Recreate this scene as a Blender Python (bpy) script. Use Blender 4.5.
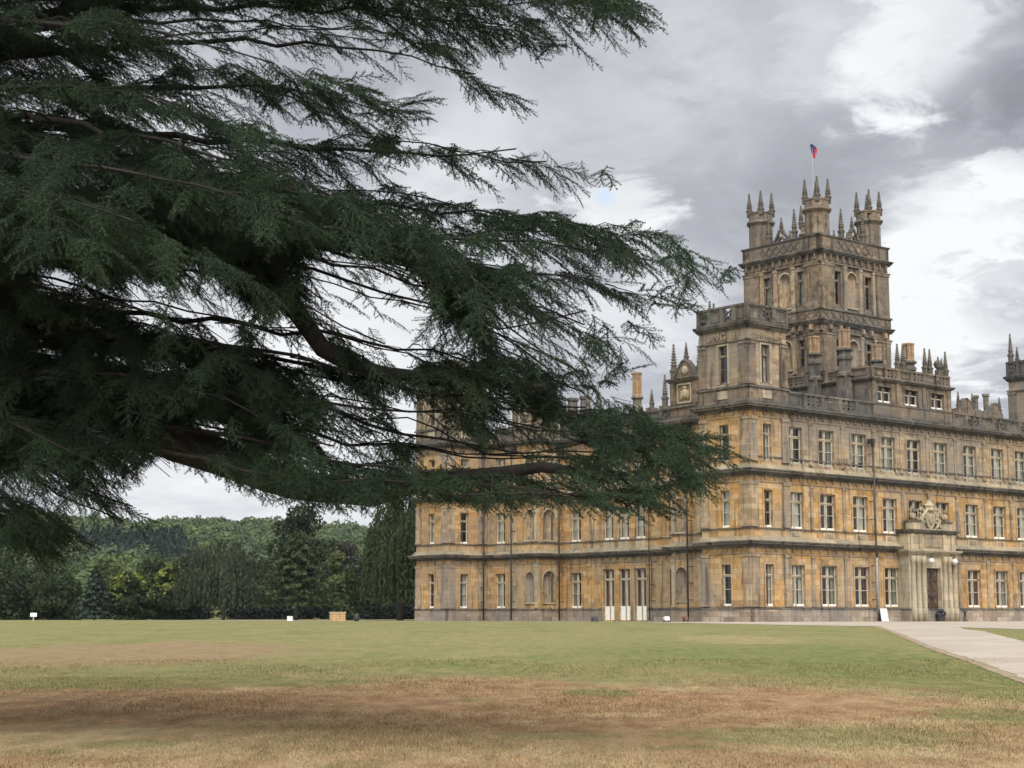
import bpy, math, random
import numpy as np
from mathutils import Vector, Matrix
R_ = math.radians
for o in list(bpy.data.objects): bpy.data.objects.remove(o)
S = bpy.context.scene
COL = S.collection

# ------------------------------------------------------------------ camera
F = 1678.98; PITCH = R_(7.913); EYE = 1.65
cam = bpy.data.cameras.new('camera'); cam.sensor_width = 36.0; cam.lens = F/1024*36.0
cam.clip_start = 0.2; cam.clip_end = 9000
co = bpy.data.objects.new('camera', cam); COL.objects.link(co)
co.location = (0, 0, EYE); co.rotation_euler = (math.pi/2+PITCH, 0, 0)
S.camera = co

# ------------------------------------------------------------------ exposure
S.view_settings.view_transform = 'Standard'; S.view_settings.look = 'None'
S.view_settings.exposure = 1.0; S.view_settings.gamma = 1.0
S.view_settings.use_curve_mapping = False
S.render.engine = 'CYCLES'
HAZE = 0.00007
S.cycles.max_bounces = 6; S.cycles.diffuse_bounces = 3; S.cycles.glossy_bounces = 3
S.cycles.transparent_max_bounces = 8; S.cycles.transmission_bounces = 3; S.cycles.volume_bounces = 0
S.cycles.caustics_reflective = False; S.cycles.caustics_refractive = False
try:
    S.cycles.use_denoising = True; S.cycles.denoiser = 'OPENIMAGEDENOISE'
except Exception: pass

# ------------------------------------------------------------------ light
SUN_EL, SUN_AZ = 44.0, 174.0      # azimuth of the sun, clockwise from +Y (straight behind the camera = 180)
sd = Vector((math.sin(R_(SUN_AZ))*math.cos(R_(SUN_EL)), math.cos(R_(SUN_AZ))*math.cos(R_(SUN_EL)), math.sin(R_(SUN_EL))))
sl = bpy.data.lights.new('sun', 'SUN'); sl.energy = 1.5; sl.angle = R_(45); sl.color = (1.0, 0.95, 0.88)
so = bpy.data.objects.new('sun', sl); COL.objects.link(so)
so.rotation_euler = sd.to_track_quat('Z', 'Y').to_euler()

def ray(px, py):
    a = (px-512)/F; b = -(py-384)/F; c, s = math.cos(PITCH), math.sin(PITCH)
    return Vector((a, c-b*s, s+b*c))
def at(px, py, Y):                       # the point at depth Y seen at a photo position
    r = ray(px, py); k = Y/r.y
    return Vector((r.x*k, Y, EYE+r.z*k))

W = bpy.data.worlds.new('World'); S.world = W; W.use_nodes = True
nt = W.node_tree; N = nt.nodes; LK = nt.links; N.clear()
def nd(tree, t, **kw):
    n = tree.nodes.new(t)
    for k, v in kw.items(): setattr(n, k, v)
    return n
def mth(tree, op, a, b=None, clamp=False):
    n = nd(tree, 'ShaderNodeMath', operation=op, use_clamp=clamp)
    for i, x in enumerate((a, b)):
        if x is None: continue
        if isinstance(x, (int, float)): n.inputs[i].default_value = x
        else: tree.links.new(x, n.inputs[i])
    return n.outputs[0]
def mixc(tree, fac, a, b, mode='MIX'):
    n = nd(tree, 'ShaderNodeMix', data_type='RGBA', blend_type=mode)
    for s, x in ((0, fac), (6, a), (7, b)):
        if isinstance(x, (int, float)): n.inputs[s].default_value = x
        elif isinstance(x, tuple): n.inputs[s].default_value = (*x[:3], 1)
        else: tree.links.new(x, n.inputs[s])
    return n.outputs[2]
def mrange(tree, x, a, b, c=0.0, d=1.0, smooth=True):
    n = nd(tree, 'ShaderNodeMapRange', interpolation_type='SMOOTHSTEP' if smooth else 'LINEAR', clamp=True)
    tree.links.new(x, n.inputs[0])
    for i, v in enumerate((a, b, c, d)): n.inputs[1+i].default_value = v
    return n.outputs[0]
def noise(tree, vec, scale, detail=4.0, rough=0.55, dist=0.0):
    n = nd(tree, 'ShaderNodeTexNoise')
    n.inputs['Scale'].default_value = scale; n.inputs['Detail'].default_value = detail
    n.inputs['Roughness'].default_value = rough; n.inputs['Distortion'].default_value = dist
    if vec is not None: tree.links.new(vec, n.inputs['Vector'])
    return n.outputs['Fac']
def vmath(tree, op, a, b=None):
    n = nd(tree, 'ShaderNodeVectorMath', operation=op)
    for i, x in enumerate((a, b)):
        if x is None: continue
        if isinstance(x, (tuple, Vector)): n.inputs[i].default_value = tuple(x)
        else: tree.links.new(x, n.inputs[i])
    return n.outputs['Value'] if op in ('DOT_PRODUCT', 'LENGTH', 'DISTANCE') else n.outputs['Vector']

sky = nd(nt, 'ShaderNodeTexSky', sky_type='NISHITA', sun_disc=False)
sky.sun_elevation = R_(SUN_EL); sky.sun_rotation = R_(SUN_AZ)
tc = nd(nt, 'ShaderNodeTexCoord'); D = tc.outputs['Generated']
sep = nd(nt, 'ShaderNodeSeparateXYZ'); LK.new(D, sep.inputs[0])
zc = mth(nt, 'MAXIMUM', sep.outputs[2], 0.0)
den = mth(nt, 'ADD', zc, 0.22)
cmb = nd(nt, 'ShaderNodeCombineXYZ')
LK.new(mth(nt, 'DIVIDE', sep.outputs[0], den), cmb.inputs[0]); LK.new(mth(nt, 'DIVIDE', sep.outputs[1], den), cmb.inputs[1])
P = cmb.outputs[0]
warp = noise(nt, P, 1.2, 3)
n1 = noise(nt, P, 1.55, 5, 0.5, 0.3); n2 = noise(nt, P, 4.2, 8, 0.62, 0.6); n3 = noise(nt, P, 12.0, 8, 0.65, 0.5)
base = mth(nt, 'ADD', mth(nt, 'MULTIPLY', n1, 0.42), mth(nt, 'ADD', mth(nt, 'MULTIPLY', n2, 0.42), mth(nt, 'MULTIPLY', n3, 0.16)))
dens = base
def blob(px, py, r0, r1, amt, wob=0.09):
    """a break (or bank) in the cloud round one direction of the sky, its edge torn by the noise"""
    d = ray(px, py).normalized()
    ang = vmath(nt, 'DISTANCE', D, d)
    ang = mth(nt, 'ADD', ang, mth(nt, 'MULTIPLY', mth(nt, 'SUBTRACT', n2, 0.5), wob*2))
    ang = mth(nt, 'ADD', ang, mth(nt, 'MULTIPLY', mth(nt, 'SUBTRACT', n3, 0.5), wob))
    return mth(nt, 'MULTIPLY', mrange(nt, ang, r0, r1, 1.0, 0.0), amt)
val = mrange(nt, base, 0.38, 0.64, 0.0, 1.0)
acc = mth(nt, 'MULTIPLY', val, 0.34)
acc = mth(nt, 'ADD', acc, 0.27)
for b in ((955, 262, .02, .085, .62), (900, 330, .01, .07, .3), (615, 205, .0, .04, .42), (940, 25, .01, .055, .42), (845, 25, .01, .06, .22),
          (690, 60, .0, .10, .16), (1015, 95, .005, .05, -.22), (800, 130, .02, .12, -.05), (985, 292, .005, .03, -.38), (1005, 160, .0, .02, .3),
          (960, 385, .0, .045, .10), (660, 320, .01, .07, .34), (250, 505, .06, .20, .40), (420, 300, .04, .12, .22), (80, 100, .05, .2, .15), (480, 120, .0, .07, .2)):
    acc = mth(nt, 'ADD', acc, blob(*b))
# thinner, brighter cloud round the hidden sun
sg = mrange(nt, vmath(nt, 'DOT_PRODUCT', D, sd), 0.2, 1.0, 0.0, 1.0)
cr = nd(nt, 'ShaderNodeValToRGB'); LK.new(acc, cr.inputs[0])
el = cr.color_ramp.elements; el[0].position = 0.0; el[0].color = (1.30, 1.36, 1.52, 1); el[1].position = 1.0; el[1].color = (4.8, 4.88, 4.96, 1)
for p_, c_ in ((0.25, (1.80, 1.88, 2.08)), (0.45, (2.35, 2.45, 2.68)), (0.7, (3.7, 3.82, 4.0))):
    e = cr.color_ramp.elements.new(p_); e.color = (*c_, 1)
cl = mixc(nt, 1.0, cr.outputs[0], (0, 0, 0), 'ADD')
gl = mixc(nt, sg, (1, 1, 1), (3.2, 3.05, 2.85))
cl = mixc(nt, 1.0, cl, gl, 'MULTIPLY')
zg_ = mixc(nt, mrange(nt, sep.outputs[2], 0.33, 0.95, 0.0, 1.0), (1, 1, 1), (2.3, 2.3, 2.3))   # overcast: the zenith is brightest
cl = mixc(nt, 1.0, cl, zg_, 'MULTIPLY')
hole = blob(605, 194, .0, .007, 0.38, 0.016)
skyc = mixc(nt, hole, cl, sky.outputs[0])
bgn = nd(nt, 'ShaderNodeBackground'); bgn.inputs[1].default_value = 0.1
LK.new(skyc, bgn.inputs[0])
wo = nd(nt, 'ShaderNodeOutputWorld'); LK.new(bgn.outputs[0], wo.inputs[0])
W.cycles.sampling_method = 'MANUAL'; W.cycles.sample_map_resolution = 512

# ------------------------------------------------------------------ helpers
def tag(o, label=None, cat=None, group=None, kind=None):
    for k, v in (('label', label), ('category', cat), ('group', group), ('kind', kind)):
        if v: o[k] = v
    return o
def empty(name, loc=(0, 0, 0), rz=0.0):
    o = bpy.data.objects.new(name, None); COL.objects.link(o); o.location = loc; o.rotation_euler = (0, 0, rz)
    o.empty_display_size = 0.5
    return o
def link(name, me, parent=None, loc=(0, 0, 0), rz=0.0):
    o = bpy.data.objects.new(name, me); COL.objects.link(o); o.parent = parent; o.location = loc; o.rotation_euler = (0, 0, rz)
    return o
def np_mesh(name, V, Fc, mats, midx=None, smooth=False):
    me = bpy.data.meshes.new(name); V = np.asarray(V, np.float32); Fc = np.asarray(Fc, np.int32); k = Fc.shape[1]; m = len(Fc)
    me.vertices.add(len(V)); me.vertices.foreach_set('co', V.ravel())
    me.loops.add(m*k); me.loops.foreach_set('vertex_index', Fc.ravel())
    me.polygons.add(m); me.polygons.foreach_set('loop_start', np.arange(0, m*k, k, dtype=np.int32))
    try: me.polygons.foreach_set('loop_total', np.full(m, k, np.int32))
    except Exception: pass
    for mt in mats: me.materials.append(mt)
    if midx is not None: me.polygons.foreach_set('material_index', np.asarray(midx, np.int32))
    me.update(calc_edges=True)
    if smooth: me.polygons.foreach_set('use_smooth', np.ones(m, bool))
    me.validate()
    return me

class MB:
    """collects polygons with a material each; uv = metres along the face"""
    def __init__(s): s.v = []; s.f = []; s.m = []; s.sm = []
    def poly(s, pts, m=0, smooth=False):
        i = len(s.v); s.v += [tuple(p) for p in pts]; s.f.append(tuple(range(i, i+len(pts)))); s.m.append(m); s.sm.append(smooth)
    def hexa(s, c, m=0):                  # c: 8 corners, bottom 0-3 ccw, top 4-7
        i = len(s.v); s.v += [tuple(p) for p in c]
        for q in ((3, 2, 1, 0), (4, 5, 6, 7), (0, 1, 5, 4), (1, 2, 6, 5), (2, 3, 7, 6), (3, 0, 4, 7)):
            s.f.append(tuple(i+k for k in q)); s.m.append(m); s.sm.append(False)
    def box(s, x0, x1, y0, y1, z0, z1, m=0, t=0.0):
        s.hexa([(x0, y0, z0), (x1, y0, z0), (x1, y1, z0), (x0, y1, z0), (x0+t, y0+t, z1), (x1-t, y0+t, z1), (x1-t, y1-t, z1), (x0+t, y1-t, z1)], m)
    def fbox(s, fr, a0, a1, o0, o1, z0, z1, m=0):
        c = [fr(a0, o1, z0), fr(a1, o1, z0), fr(a1, o0, z0), fr(a0, o0, z0), fr(a0, o1, z1), fr(a1, o1, z1), fr(a1, o0, z1), fr(a0, o0, z1)]
        if fr.flip: c = [c[1], c[0], c[3], c[2], c[5], c[4], c[7], c[6]]
        s.hexa(c, m)
    def fbar(s, fr, p, q, w, o0, o1, m=0):   # a bar in the facade plane from (a,z) p to q
        dx, dz = q[0]-p[0], q[1]-p[1]; L = math.hypot(dx, dz) or 1; nx, nz = -dz/L*w/2, dx/L*w/2
        A = [(p[0]+nx, p[1]+nz), (q[0]+nx, q[1]+nz), (q[0]-nx, q[1]-nz), (p[0]-nx, p[1]-nz)]
        s.hexa([fr(a, o0, z) for a, z in A]+[fr(a, o1, z) for a, z in A], m)
    def lathe(s, cx, cy, prof, n=8, rot=0.0, m=0, smooth=False, cap=True):
        i = len(s.v)
        for r, z in prof:
            for k in range(n):
                a = rot+2*math.pi*k/n; s.v.append((cx+r*math.cos(a), cy+r*math.sin(a), z))
        for j in range(len(prof)-1):
            for k in range(n):
                k2 = (k+1) % n; s.f.append((i+j*n+k, i+j*n+k2, i+(j+1)*n+k2, i+(j+1)*n+k)); s.m.append(m); s.sm.append(smooth)
        if cap:
            s.f.append(tuple(i+(len(prof)-1)*n+k for k in range(n))); s.m.append(m); s.sm.append(False)
            s.f.append(tuple(i+k for k in reversed(range(n)))); s.m.append(m); s.sm.append(False)
    def ell(s, c, r, m=0, nu=10, nv=6, jit=0.0, rng=random):
        i = len(s.v)
        for a in range(nv+1):
            th = math.pi*a/nv
            for b in range(nu):
                ph = 2*math.pi*b/nu; j = 1+rng.uniform(-jit, jit)
                s.v.append((c[0]+r[0]*math.sin(th)*math.cos(ph)*j, c[1]+r[1]*math.sin(th)*math.sin(ph)*j, c[2]+r[2]*math.cos(th)*j))
        for a in range(nv):
            for b in range(nu):
                b2 = (b+1) % nu; s.f.append((i+a*nu+b, i+(a+1)*nu+b, i+(a+1)*nu+b2, i+a*nu+b2)); s.m.append(m); s.sm.append(True)
    def tube(s, pts, rad, n=6, m=0, cap=True):
        i = len(s.v); K = len(pts); pts = [Vector(p) for p in pts]
        up = Vector((0.13, 0.21, 1))
        for k, p in enumerate(pts):
            t = (pts[min(k+1, K-1)]-pts[max(k-1, 0)]).normalized(); a = t.cross(up)
            if a.length < 1e-3: a = t.cross(Vector((1, 0, 0)))
            a.normalize(); b = t.cross(a); r = rad[k] if hasattr(rad, '__len__') else rad
            for j in range(n):
                q = 2*math.pi*j/n; s.v.append(tuple(p+a*(r*math.cos(q))+b*(r*math.sin(q))))
        for k in range(K-1):
            for j in range(n):
                j2 = (j+1) % n; s.f.append((i+k*n+j, i+k*n+j2, i+(k+1)*n+j2, i+(k+1)*n+j)); s.m.append(m); s.sm.append(True)
        if cap:
            s.f.append(tuple(i+j for j in reversed(range(n)))); s.m.append(m); s.sm.append(False)
            s.f.append(tuple(i+(K-1)*n+j for j in range(n))); s.m.append(m); s.sm.append(False)
    def mesh(s, name, mats):
        me = bpy.data.meshes.new(name); me.from_pydata(s.v, [], s.f)
        for mt in mats: me.materials.append(mt)
        me.polygons.foreach_set('material_index', s.m); me.polygons.foreach_set('use_smooth', s.sm)
        uv = me.uv_layers.new(name='UVMap'); nl = len(me.loops)
        vi = np.empty(nl, np.int32); me.loops.foreach_get('vertex_index', vi)
        co_ = np.array(s.v, np.float32)[vi]
        nr = np.empty(len(s.f)*3, np.float32); me.polygons.foreach_get('normal', nr); nr = nr.reshape(-1, 3)
        lt = np.array([len(f) for f in s.f]); n = np.repeat(nr, lt, axis=0)
        flat = np.abs(n[:, 2]) > 0.7; h = np.hypot(n[:, 0], n[:, 1])+1e-6
        u = (-n[:, 1]*co_[:, 0]+n[:, 0]*co_[:, 1])/h
        U = np.where(flat[:, None], co_[:, :2], np.stack([u, co_[:, 2]], 1)).astype(np.float32)
        uv.data.foreach_set('uv', U.ravel())
        return me
    def build(s, name, mats, parent=None, loc=(0, 0, 0), rz=0.0):
        return link(name, s.mesh(name, mats), parent, loc, rz)

# ------------------------------------------------------------------ materials
def newmat(name):
    m = bpy.data.materials.new(name); m.use_nodes = True; t = m.node_tree; t.nodes.clear()
    o = nd(t, 'ShaderNodeOutputMaterial'); b = nd(t, 'ShaderNodeBsdfPrincipled'); t.links.new(b.outputs[0], o.inputs[0])
    return m, t, b, o
def setc(t, b, c):
    if isinstance(c, tuple): b.inputs['Base Color'].default_value = (*c, 1)
    else: t.links.new(c, b.inputs['Base Color'])
def plain(name, c, rough=0.6, metal=0.0, var=0.15, scale=6.0):
    m, t, b, o = newmat(name); tcn = nd(t, 'ShaderNodeTexCoord')
    n = noise(t, tcn.outputs['Object'], scale, 4)
    f = mrange(t, n, 0.3, 0.7, 0, 1)
    setc(t, b, mixc(t, f, tuple(x*(1-var) for x in c), tuple(min(1, x*(1+var)) for x in c)))
    b.inputs['Roughness'].default_value = rough; b.inputs['Metallic'].default_value = metal
    return m
def stone(name, c1, c2, c3, grey, gamt=0.5, bw=0.95, bh=0.42, mortar=0.012, bump=0.3, streak=0.5, blk=0.6, crusta=0.3):
    """ashlar: blocks of slightly different stone, blotches, rain streaks and lichen"""
    m, t, b, o = newmat(name); tcn = nd(t, 'ShaderNodeTexCoord'); UV = tcn.outputs['UV']; OB = tcn.outputs['Object']
    br = nd(t, 'ShaderNodeTexBrick'); t.links.new(UV, br.inputs['Vector'])
    br.inputs['Scale'].default_value = 1.0; br.inputs['Brick Width'].default_value = bw; br.inputs['Row Height'].default_value = bh
    br.inputs['Mortar Size'].default_value = mortar; br.inputs['Mortar Smooth'].default_value = 0.3; br.inputs['Bias'].default_value = 0.0
    br.inputs['Color1'].default_value = (0, 0, 0, 1); br.inputs['Color2'].default_value = (1, 1, 1, 1); br.inputs['Mortar'].default_value = (0.5, 0.5, 0.5, 1)
    big = noise(t, OB, 0.16, 4, 0.6); mid = noise(t, OB, 0.8, 5, 0.6, 0.6); fine = noise(t, OB, 6.0, 5, 0.7)
    mp = nd(t, 'ShaderNodeMapping'); t.links.new(OB, mp.inputs[0]); mp.inputs['Scale'].default_value = (2.2, 2.2, 0.22)
    stk = noise(t, mp.outputs[0], 1.0, 5, 0.65)
    c = mixc(t, mrange(t, mid, 0.42, 0.58), c1, c2)
    c = mixc(t, mrange(t, noise(t, OB, 0.37, 5, 0.7, 1.0), 0.52, 0.66, 0, .55), c, c3)
    c = mixc(t, mth(t, 'MULTIPLY', mrange(t, br.outputs['Color'], 0.45, 1.0), blk), c, c3)
    c = mixc(t, mrange(t, br.outputs['Color'], 0.34, 0.0, 0.0, 0.55), c, tuple(x*0.55 for x in c2))
    g = mth(t, 'ADD', mth(t, 'MULTIPLY', mrange(t, big, 0.44, 0.60), gamt), mth(t, 'MULTIPLY', mrange(t, mid, 0.52, 0.75), gamt*0.5), True)
    c = mixc(t, g, c, grey)
    c = mixc(t, mth(t, 'MULTIPLY', mrange(t, stk, 0.50, 0.68), streak), c, tuple(x*0.22 for x in grey))
    crust = mth(t, 'MULTIPLY', mrange(t, noise(t, OB, 1.1, 8, 0.78, 0.8), 0.52, 0.64), crusta)
    c = mixc(t, crust, c, tuple(x*0.30 for x in grey))
    c = mixc(t, mrange(t, fine, 0.62, 0.8, 0, 0.3), c, tuple(min(1, x*1.5) for x in grey))
    c = mixc(t, mrange(t, fine, 0.42, 0.2, 0, 0.5), c, tuple(x*0.35 for x in c1))
    c = mixc(t, mth(t, 'MULTIPLY', br.outputs['Fac'], 0.55), c, tuple(x*0.4 for x in grey))
    setc(t, b, c); b.inputs['Roughness'].default_value = 0.9
    b.inputs['Specular IOR Level'].default_value = 0.2
    bp = nd(t, 'ShaderNodeBump'); bp.inputs['Strength'].default_value = bump; bp.inputs['Distance'].default_value = 0.05
    hgt = mth(t, 'SUBTRACT', mth(t, 'ADD', mth(t, 'MULTIPLY', mid, 0.5), mth(t, 'MULTIPLY', fine, 0.5)), br.outputs['Fac'])
    t.links.new(hgt, bp.inputs['Height']); t.links.new(bp.outputs[0], b.inputs['Normal'])
    return m
M_OCH = stone('ochre_ashlar', (0.45, 0.258, 0.088), (0.40, 0.255, 0.118), (0.54, 0.41, 0.25), (0.27, 0.225, 0.168), 0.5, streak=.65, crusta=.5)
M_OCHG = stone('greyed_ochre_ashlar', (0.35, 0.25, 0.14), (0.29, 0.22, 0.15), (0.45, 0.37, 0.25), (0.23, 0.195, 0.16), 0.85, streak=.7, crusta=.5)
M_GREY = stone('weathered_ashlar', (0.205, 0.15, 0.098), (0.155, 0.122, 0.09), (0.29, 0.23, 0.165), (0.15, 0.13, 0.107), 0.85, streak=0.9, crusta=.75)
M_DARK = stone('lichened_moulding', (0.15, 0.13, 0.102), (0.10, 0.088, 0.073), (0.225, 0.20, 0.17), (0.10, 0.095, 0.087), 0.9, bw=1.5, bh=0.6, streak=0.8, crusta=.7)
M_PLINTH = stone('plinth_ashlar', (0.33, 0.255, 0.18), (0.26, 0.205, 0.16), (0.44, 0.37, 0.29), (0.22, 0.195, 0.165), 0.8, blk=.8, bw=1.1, bh=0.4, crusta=.4)
M_PALE = stone('pale_carved_stone', (0.42, 0.34, 0.22), (0.36, 0.30, 0.21), (0.50, 0.42, 0.30), (0.27, 0.25, 0.19), 0.5, bw=1.2, bh=0.6, streak=0.5)
M_BRICK = stone('chimney_stone', (0.36, 0.22, 0.11), (0.28, 0.185, 0.11), (0.40, 0.29, 0.17), (0.20, 0.16, 0.13), 0.5, bw=0.4, bh=0.2)
M_ROOF = plain('roof_lead', (0.13, 0.135, 0.14), 0.7)
M_CASING = plain('stone_white_casing', (0.50, 0.46, 0.38), 0.6, 0, 0.1)
M_WHITE = plain('white_paint', (0.78, 0.77, 0.73), 0.5, 0, 0.06)
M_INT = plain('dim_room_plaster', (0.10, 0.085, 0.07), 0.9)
M_CURT = plain('cream_curtain', (0.80, 0.77, 0.70), 0.9, 0, 0.08, 1.5)
M_BLIND = plain('grey_green_blind', (0.46, 0.47, 0.40), 0.9, 0, 0.08, 1.5)
M_RED = plain('dull_red_curtain', (0.20, 0.07, 0.06), 0.9, 0, 0.2, 1.5)
M_IRON = plain('dark_iron', (0.035, 0.033, 0.034), 0.5)
M_DOOR = plain('dark_oak', (0.075, 0.045, 0.03), 0.55, 0, 0.35, 5)
def glass_mat():
    m, t, b, o = newmat('window_glass'); t.nodes.remove(b)
    tr = nd(t, 'ShaderNodeBsdfTransparent'); tr.inputs[0].default_value = (0.82, 0.86, 0.84, 1)
    gs = nd(t, 'ShaderNodeBsdfGlossy'); gs.inputs['Roughness'].default_value = 0.03; gs.inputs[0].default_value = (1, 1, 1, 1)
    fr = nd(t, 'ShaderNodeFresnel'); fr.inputs[0].default_value = 1.6
    tcn = nd(t, 'ShaderNodeTexCoord'); bp = nd(t, 'ShaderNodeBump'); bp.inputs['Strength'].default_value = 0.12; bp.inputs['Distance'].default_value = 0.05
    t.links.new(noise(t, tcn.outputs['Object'], 1.7, 2), bp.inputs['Height']); t.links.new(bp.outputs[0], gs.inputs['Normal'])
    mx = nd(t, 'ShaderNodeMixShader'); t.links.new(mth(t, 'MINIMUM', mth(t, 'ADD', fr.outputs[0], 0.05), 0.6), mx.inputs[0])
    t.links.new(tr.outputs[0], mx.inputs[1]); t.links.new(gs.outputs[0], mx.inputs[2]); t.links.new(mx.outputs[0], o.inputs[0])
    return m
M_GLASS = glass_mat()
def leafmat(name, ca, cb, cc=None, rough=0.75, trans=0.25, scale=0.4, big=None):
    m, t, b, o = newmat(name); tcn = nd(t, 'ShaderNodeTexCoord'); g = nd(t, 'ShaderNodeNewGeometry')
    n = noise(t, tcn.outputs['Object'], scale, 4, 0.6)
    c = mixc(t, mrange(t, n, 0.35, 0.66), ca, cb)
    if cc: c = mixc(t, mrange(t, g.outputs['Random Per Island'], 0.45, 1.0, 0, 0.8), c, cc)
    setc(t, b, c); b.inputs['Roughness'].default_value = rough; b.inputs['Specular IOR Level'].default_value = 0.25
    tl = nd(t, 'ShaderNodeBsdfTranslucent'); t.links.new(mixc(t, 1.0, c, (1.1, 1.2, 0.7), 'MULTIPLY'), tl.inputs[0])
    mx = nd(t, 'ShaderNodeMixShader'); mx.inputs[0].default_value = trans
    t.links.new(b.outputs[0], mx.inputs[1]); t.links.new(tl.outputs[0], mx.inputs[2]); t.links.new(mx.outputs[0], o.inputs[0])
    return m
def barkmat(name, ca, cb):
    m, t, b, o = newmat(name); tcn = nd(t, 'ShaderNodeTexCoord')
    mp = nd(t, 'ShaderNodeMapping'); t.links.new(tcn.outputs['Object'], mp.inputs[0]); mp.inputs['Scale'].default_value = (5, 5, 1.6)
    n = noise(t, mp.outputs[0], 2.0, 6, 0.65); setc(t, b, mixc(t, mrange(t, n, 0.35, 0.65), ca, cb)); b.inputs['Roughness'].default_value = 0.95
    bp = nd(t, 'ShaderNodeBump'); bp.inputs['Strength'].default_value = 0.7; bp.inputs['Distance'].default_value = 0.06
    t.links.new(n, bp.inputs['Height']); t.links.new(bp.outputs[0], b.inputs['Normal'])
    return m
M_BARK = barkmat('cedar_bark', (0.010, 0.0085, 0.0075), (0.026, 0.021, 0.018))
M_BARK2 = barkmat('tree_bark', (0.05, 0.042, 0.034), (0.10, 0.085, 0.07))

# ------------------------------------------------------------------ ground
def hgt(x, y):
    """ground height: the lawn climbs gently from the camera to the level of the house"""
    d = y
    e = np.where(d < 10, 1.62, np.where(d < 118, 1.62-(d-10)*(1.62-0.36)/108.0, 0.36))
    far = np.clip((d-170)/60.0, 0, 1); e = e-0.24*far*far*(3-2*far)
    z = EYE-e
    t = np.clip((d-255)/(650-255.0), 0, 1); lat = 1.0-0.10*np.clip((x-(-150))/250.0, -1, 1.6)
    z = z+29.0*t*t*(3-2*t)*lat*np.where(d > 255, 1, 0)
    z = z+np.where(d > 255, np.sin(x*0.021+d*0.009)*2.2*t+np.sin(x*0.047-d*0.013)*1.3*t, 0)
    t2 = np.clip((d-660)/440.0, 0, 1); z = z-26*t2*t2*(3-2*t2)
    return z
def gp(px, py):                           # where the ground is seen at a photo position
    r = ray(px, py); lo, hi = 8.0, 600.0
    f = lambda Y: (EYE+r.z/r.y*Y)-float(hgt(0.0, np.float64(Y)))
    for Y in np.arange(8, 230, 0.5):
        if f(Y) < 0: hi = Y; lo = Y-0.5; break
    for _ in range(30):
        m = (lo+hi)/2
        if f(m) > 0: lo = m
        else: hi = m
    return Vector((r.x/r.y*hi, hi))

PATCH = []   # (cx, cy, rx, ry, kind, strength): worn and green patches of the lawn, some paled against cedar shade
def patch(px, py, rx, ry, kind, s=1.0):
    c = gp(px, py); a = gp(px+rx, py); u = gp(px, py-ry); d = gp(px, py+ry)
    PATCH.append((c.x, (u.y+d.y)/2, abs(a.x-c.x), abs(u.y-d.y)/2, kind, s))
for p_ in ((100, 655, 210, 13, 'pink', .85), (300, 700, 420, 22, 'brown', .9), (560, 722, 200, 14, 'brown', .8), (200, 738, 160, 10, 'tan', .7), (760, 705, 190, 18, 'brown', .9), (60, 712, 240, 14, 'brown', .9), (250, 745, 420, 14, 'tan', .7), (300, 762, 300, 8, 'brown', .5), (660, 756, 120, 6, 'brown', .5), (40, 735, 120, 10, 'lifted_straw', .5),  # lower-left tan and straw: dry grass, colour lightened to make up for cedar shade
           (150, 683, 240, 7, 'green', .8), (420, 664, 150, 4, 'green', .4), (600, 693, 40, 5, 'green', .8), (780, 660, 210, 22, 'green', .9), (960, 680, 130, 24, 'green', .9), (1000, 715, 70, 8, 'green', .6),
           (130, 744, 60, 5, 'green', .6), (40, 752, 50, 3, 'green', .4), (270, 758, 30, 3, 'green', .5), (690, 748, 40, 3, 'green', .5), (480, 700, 30, 3, 'green', .4), (250, 690, 40, 3, 'lifted_straw', .4), (620, 715, 60, 3, 'lifted_straw', .5), (700, 690, 50, 4, 'lifted_straw', .3), (830, 736, 180, 10, 'green', .6), (990, 722, 70, 8, 'green', .6), (560, 735, 60, 5, 'green', .45), (350, 765, 40, 5, 'green', .6), (420, 758, 340, 12, 'tan', .6),
           (860, 764, 150, 8, 'brown', .6), (740, 640, 60, 5, 'tan', .6), (930, 722, 60, 3, 'tan', .7), (940, 637, 30, 5, 'green', .7), (560, 640, 330, 9, 'olive', .5)):
    patch(*p_)
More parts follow.
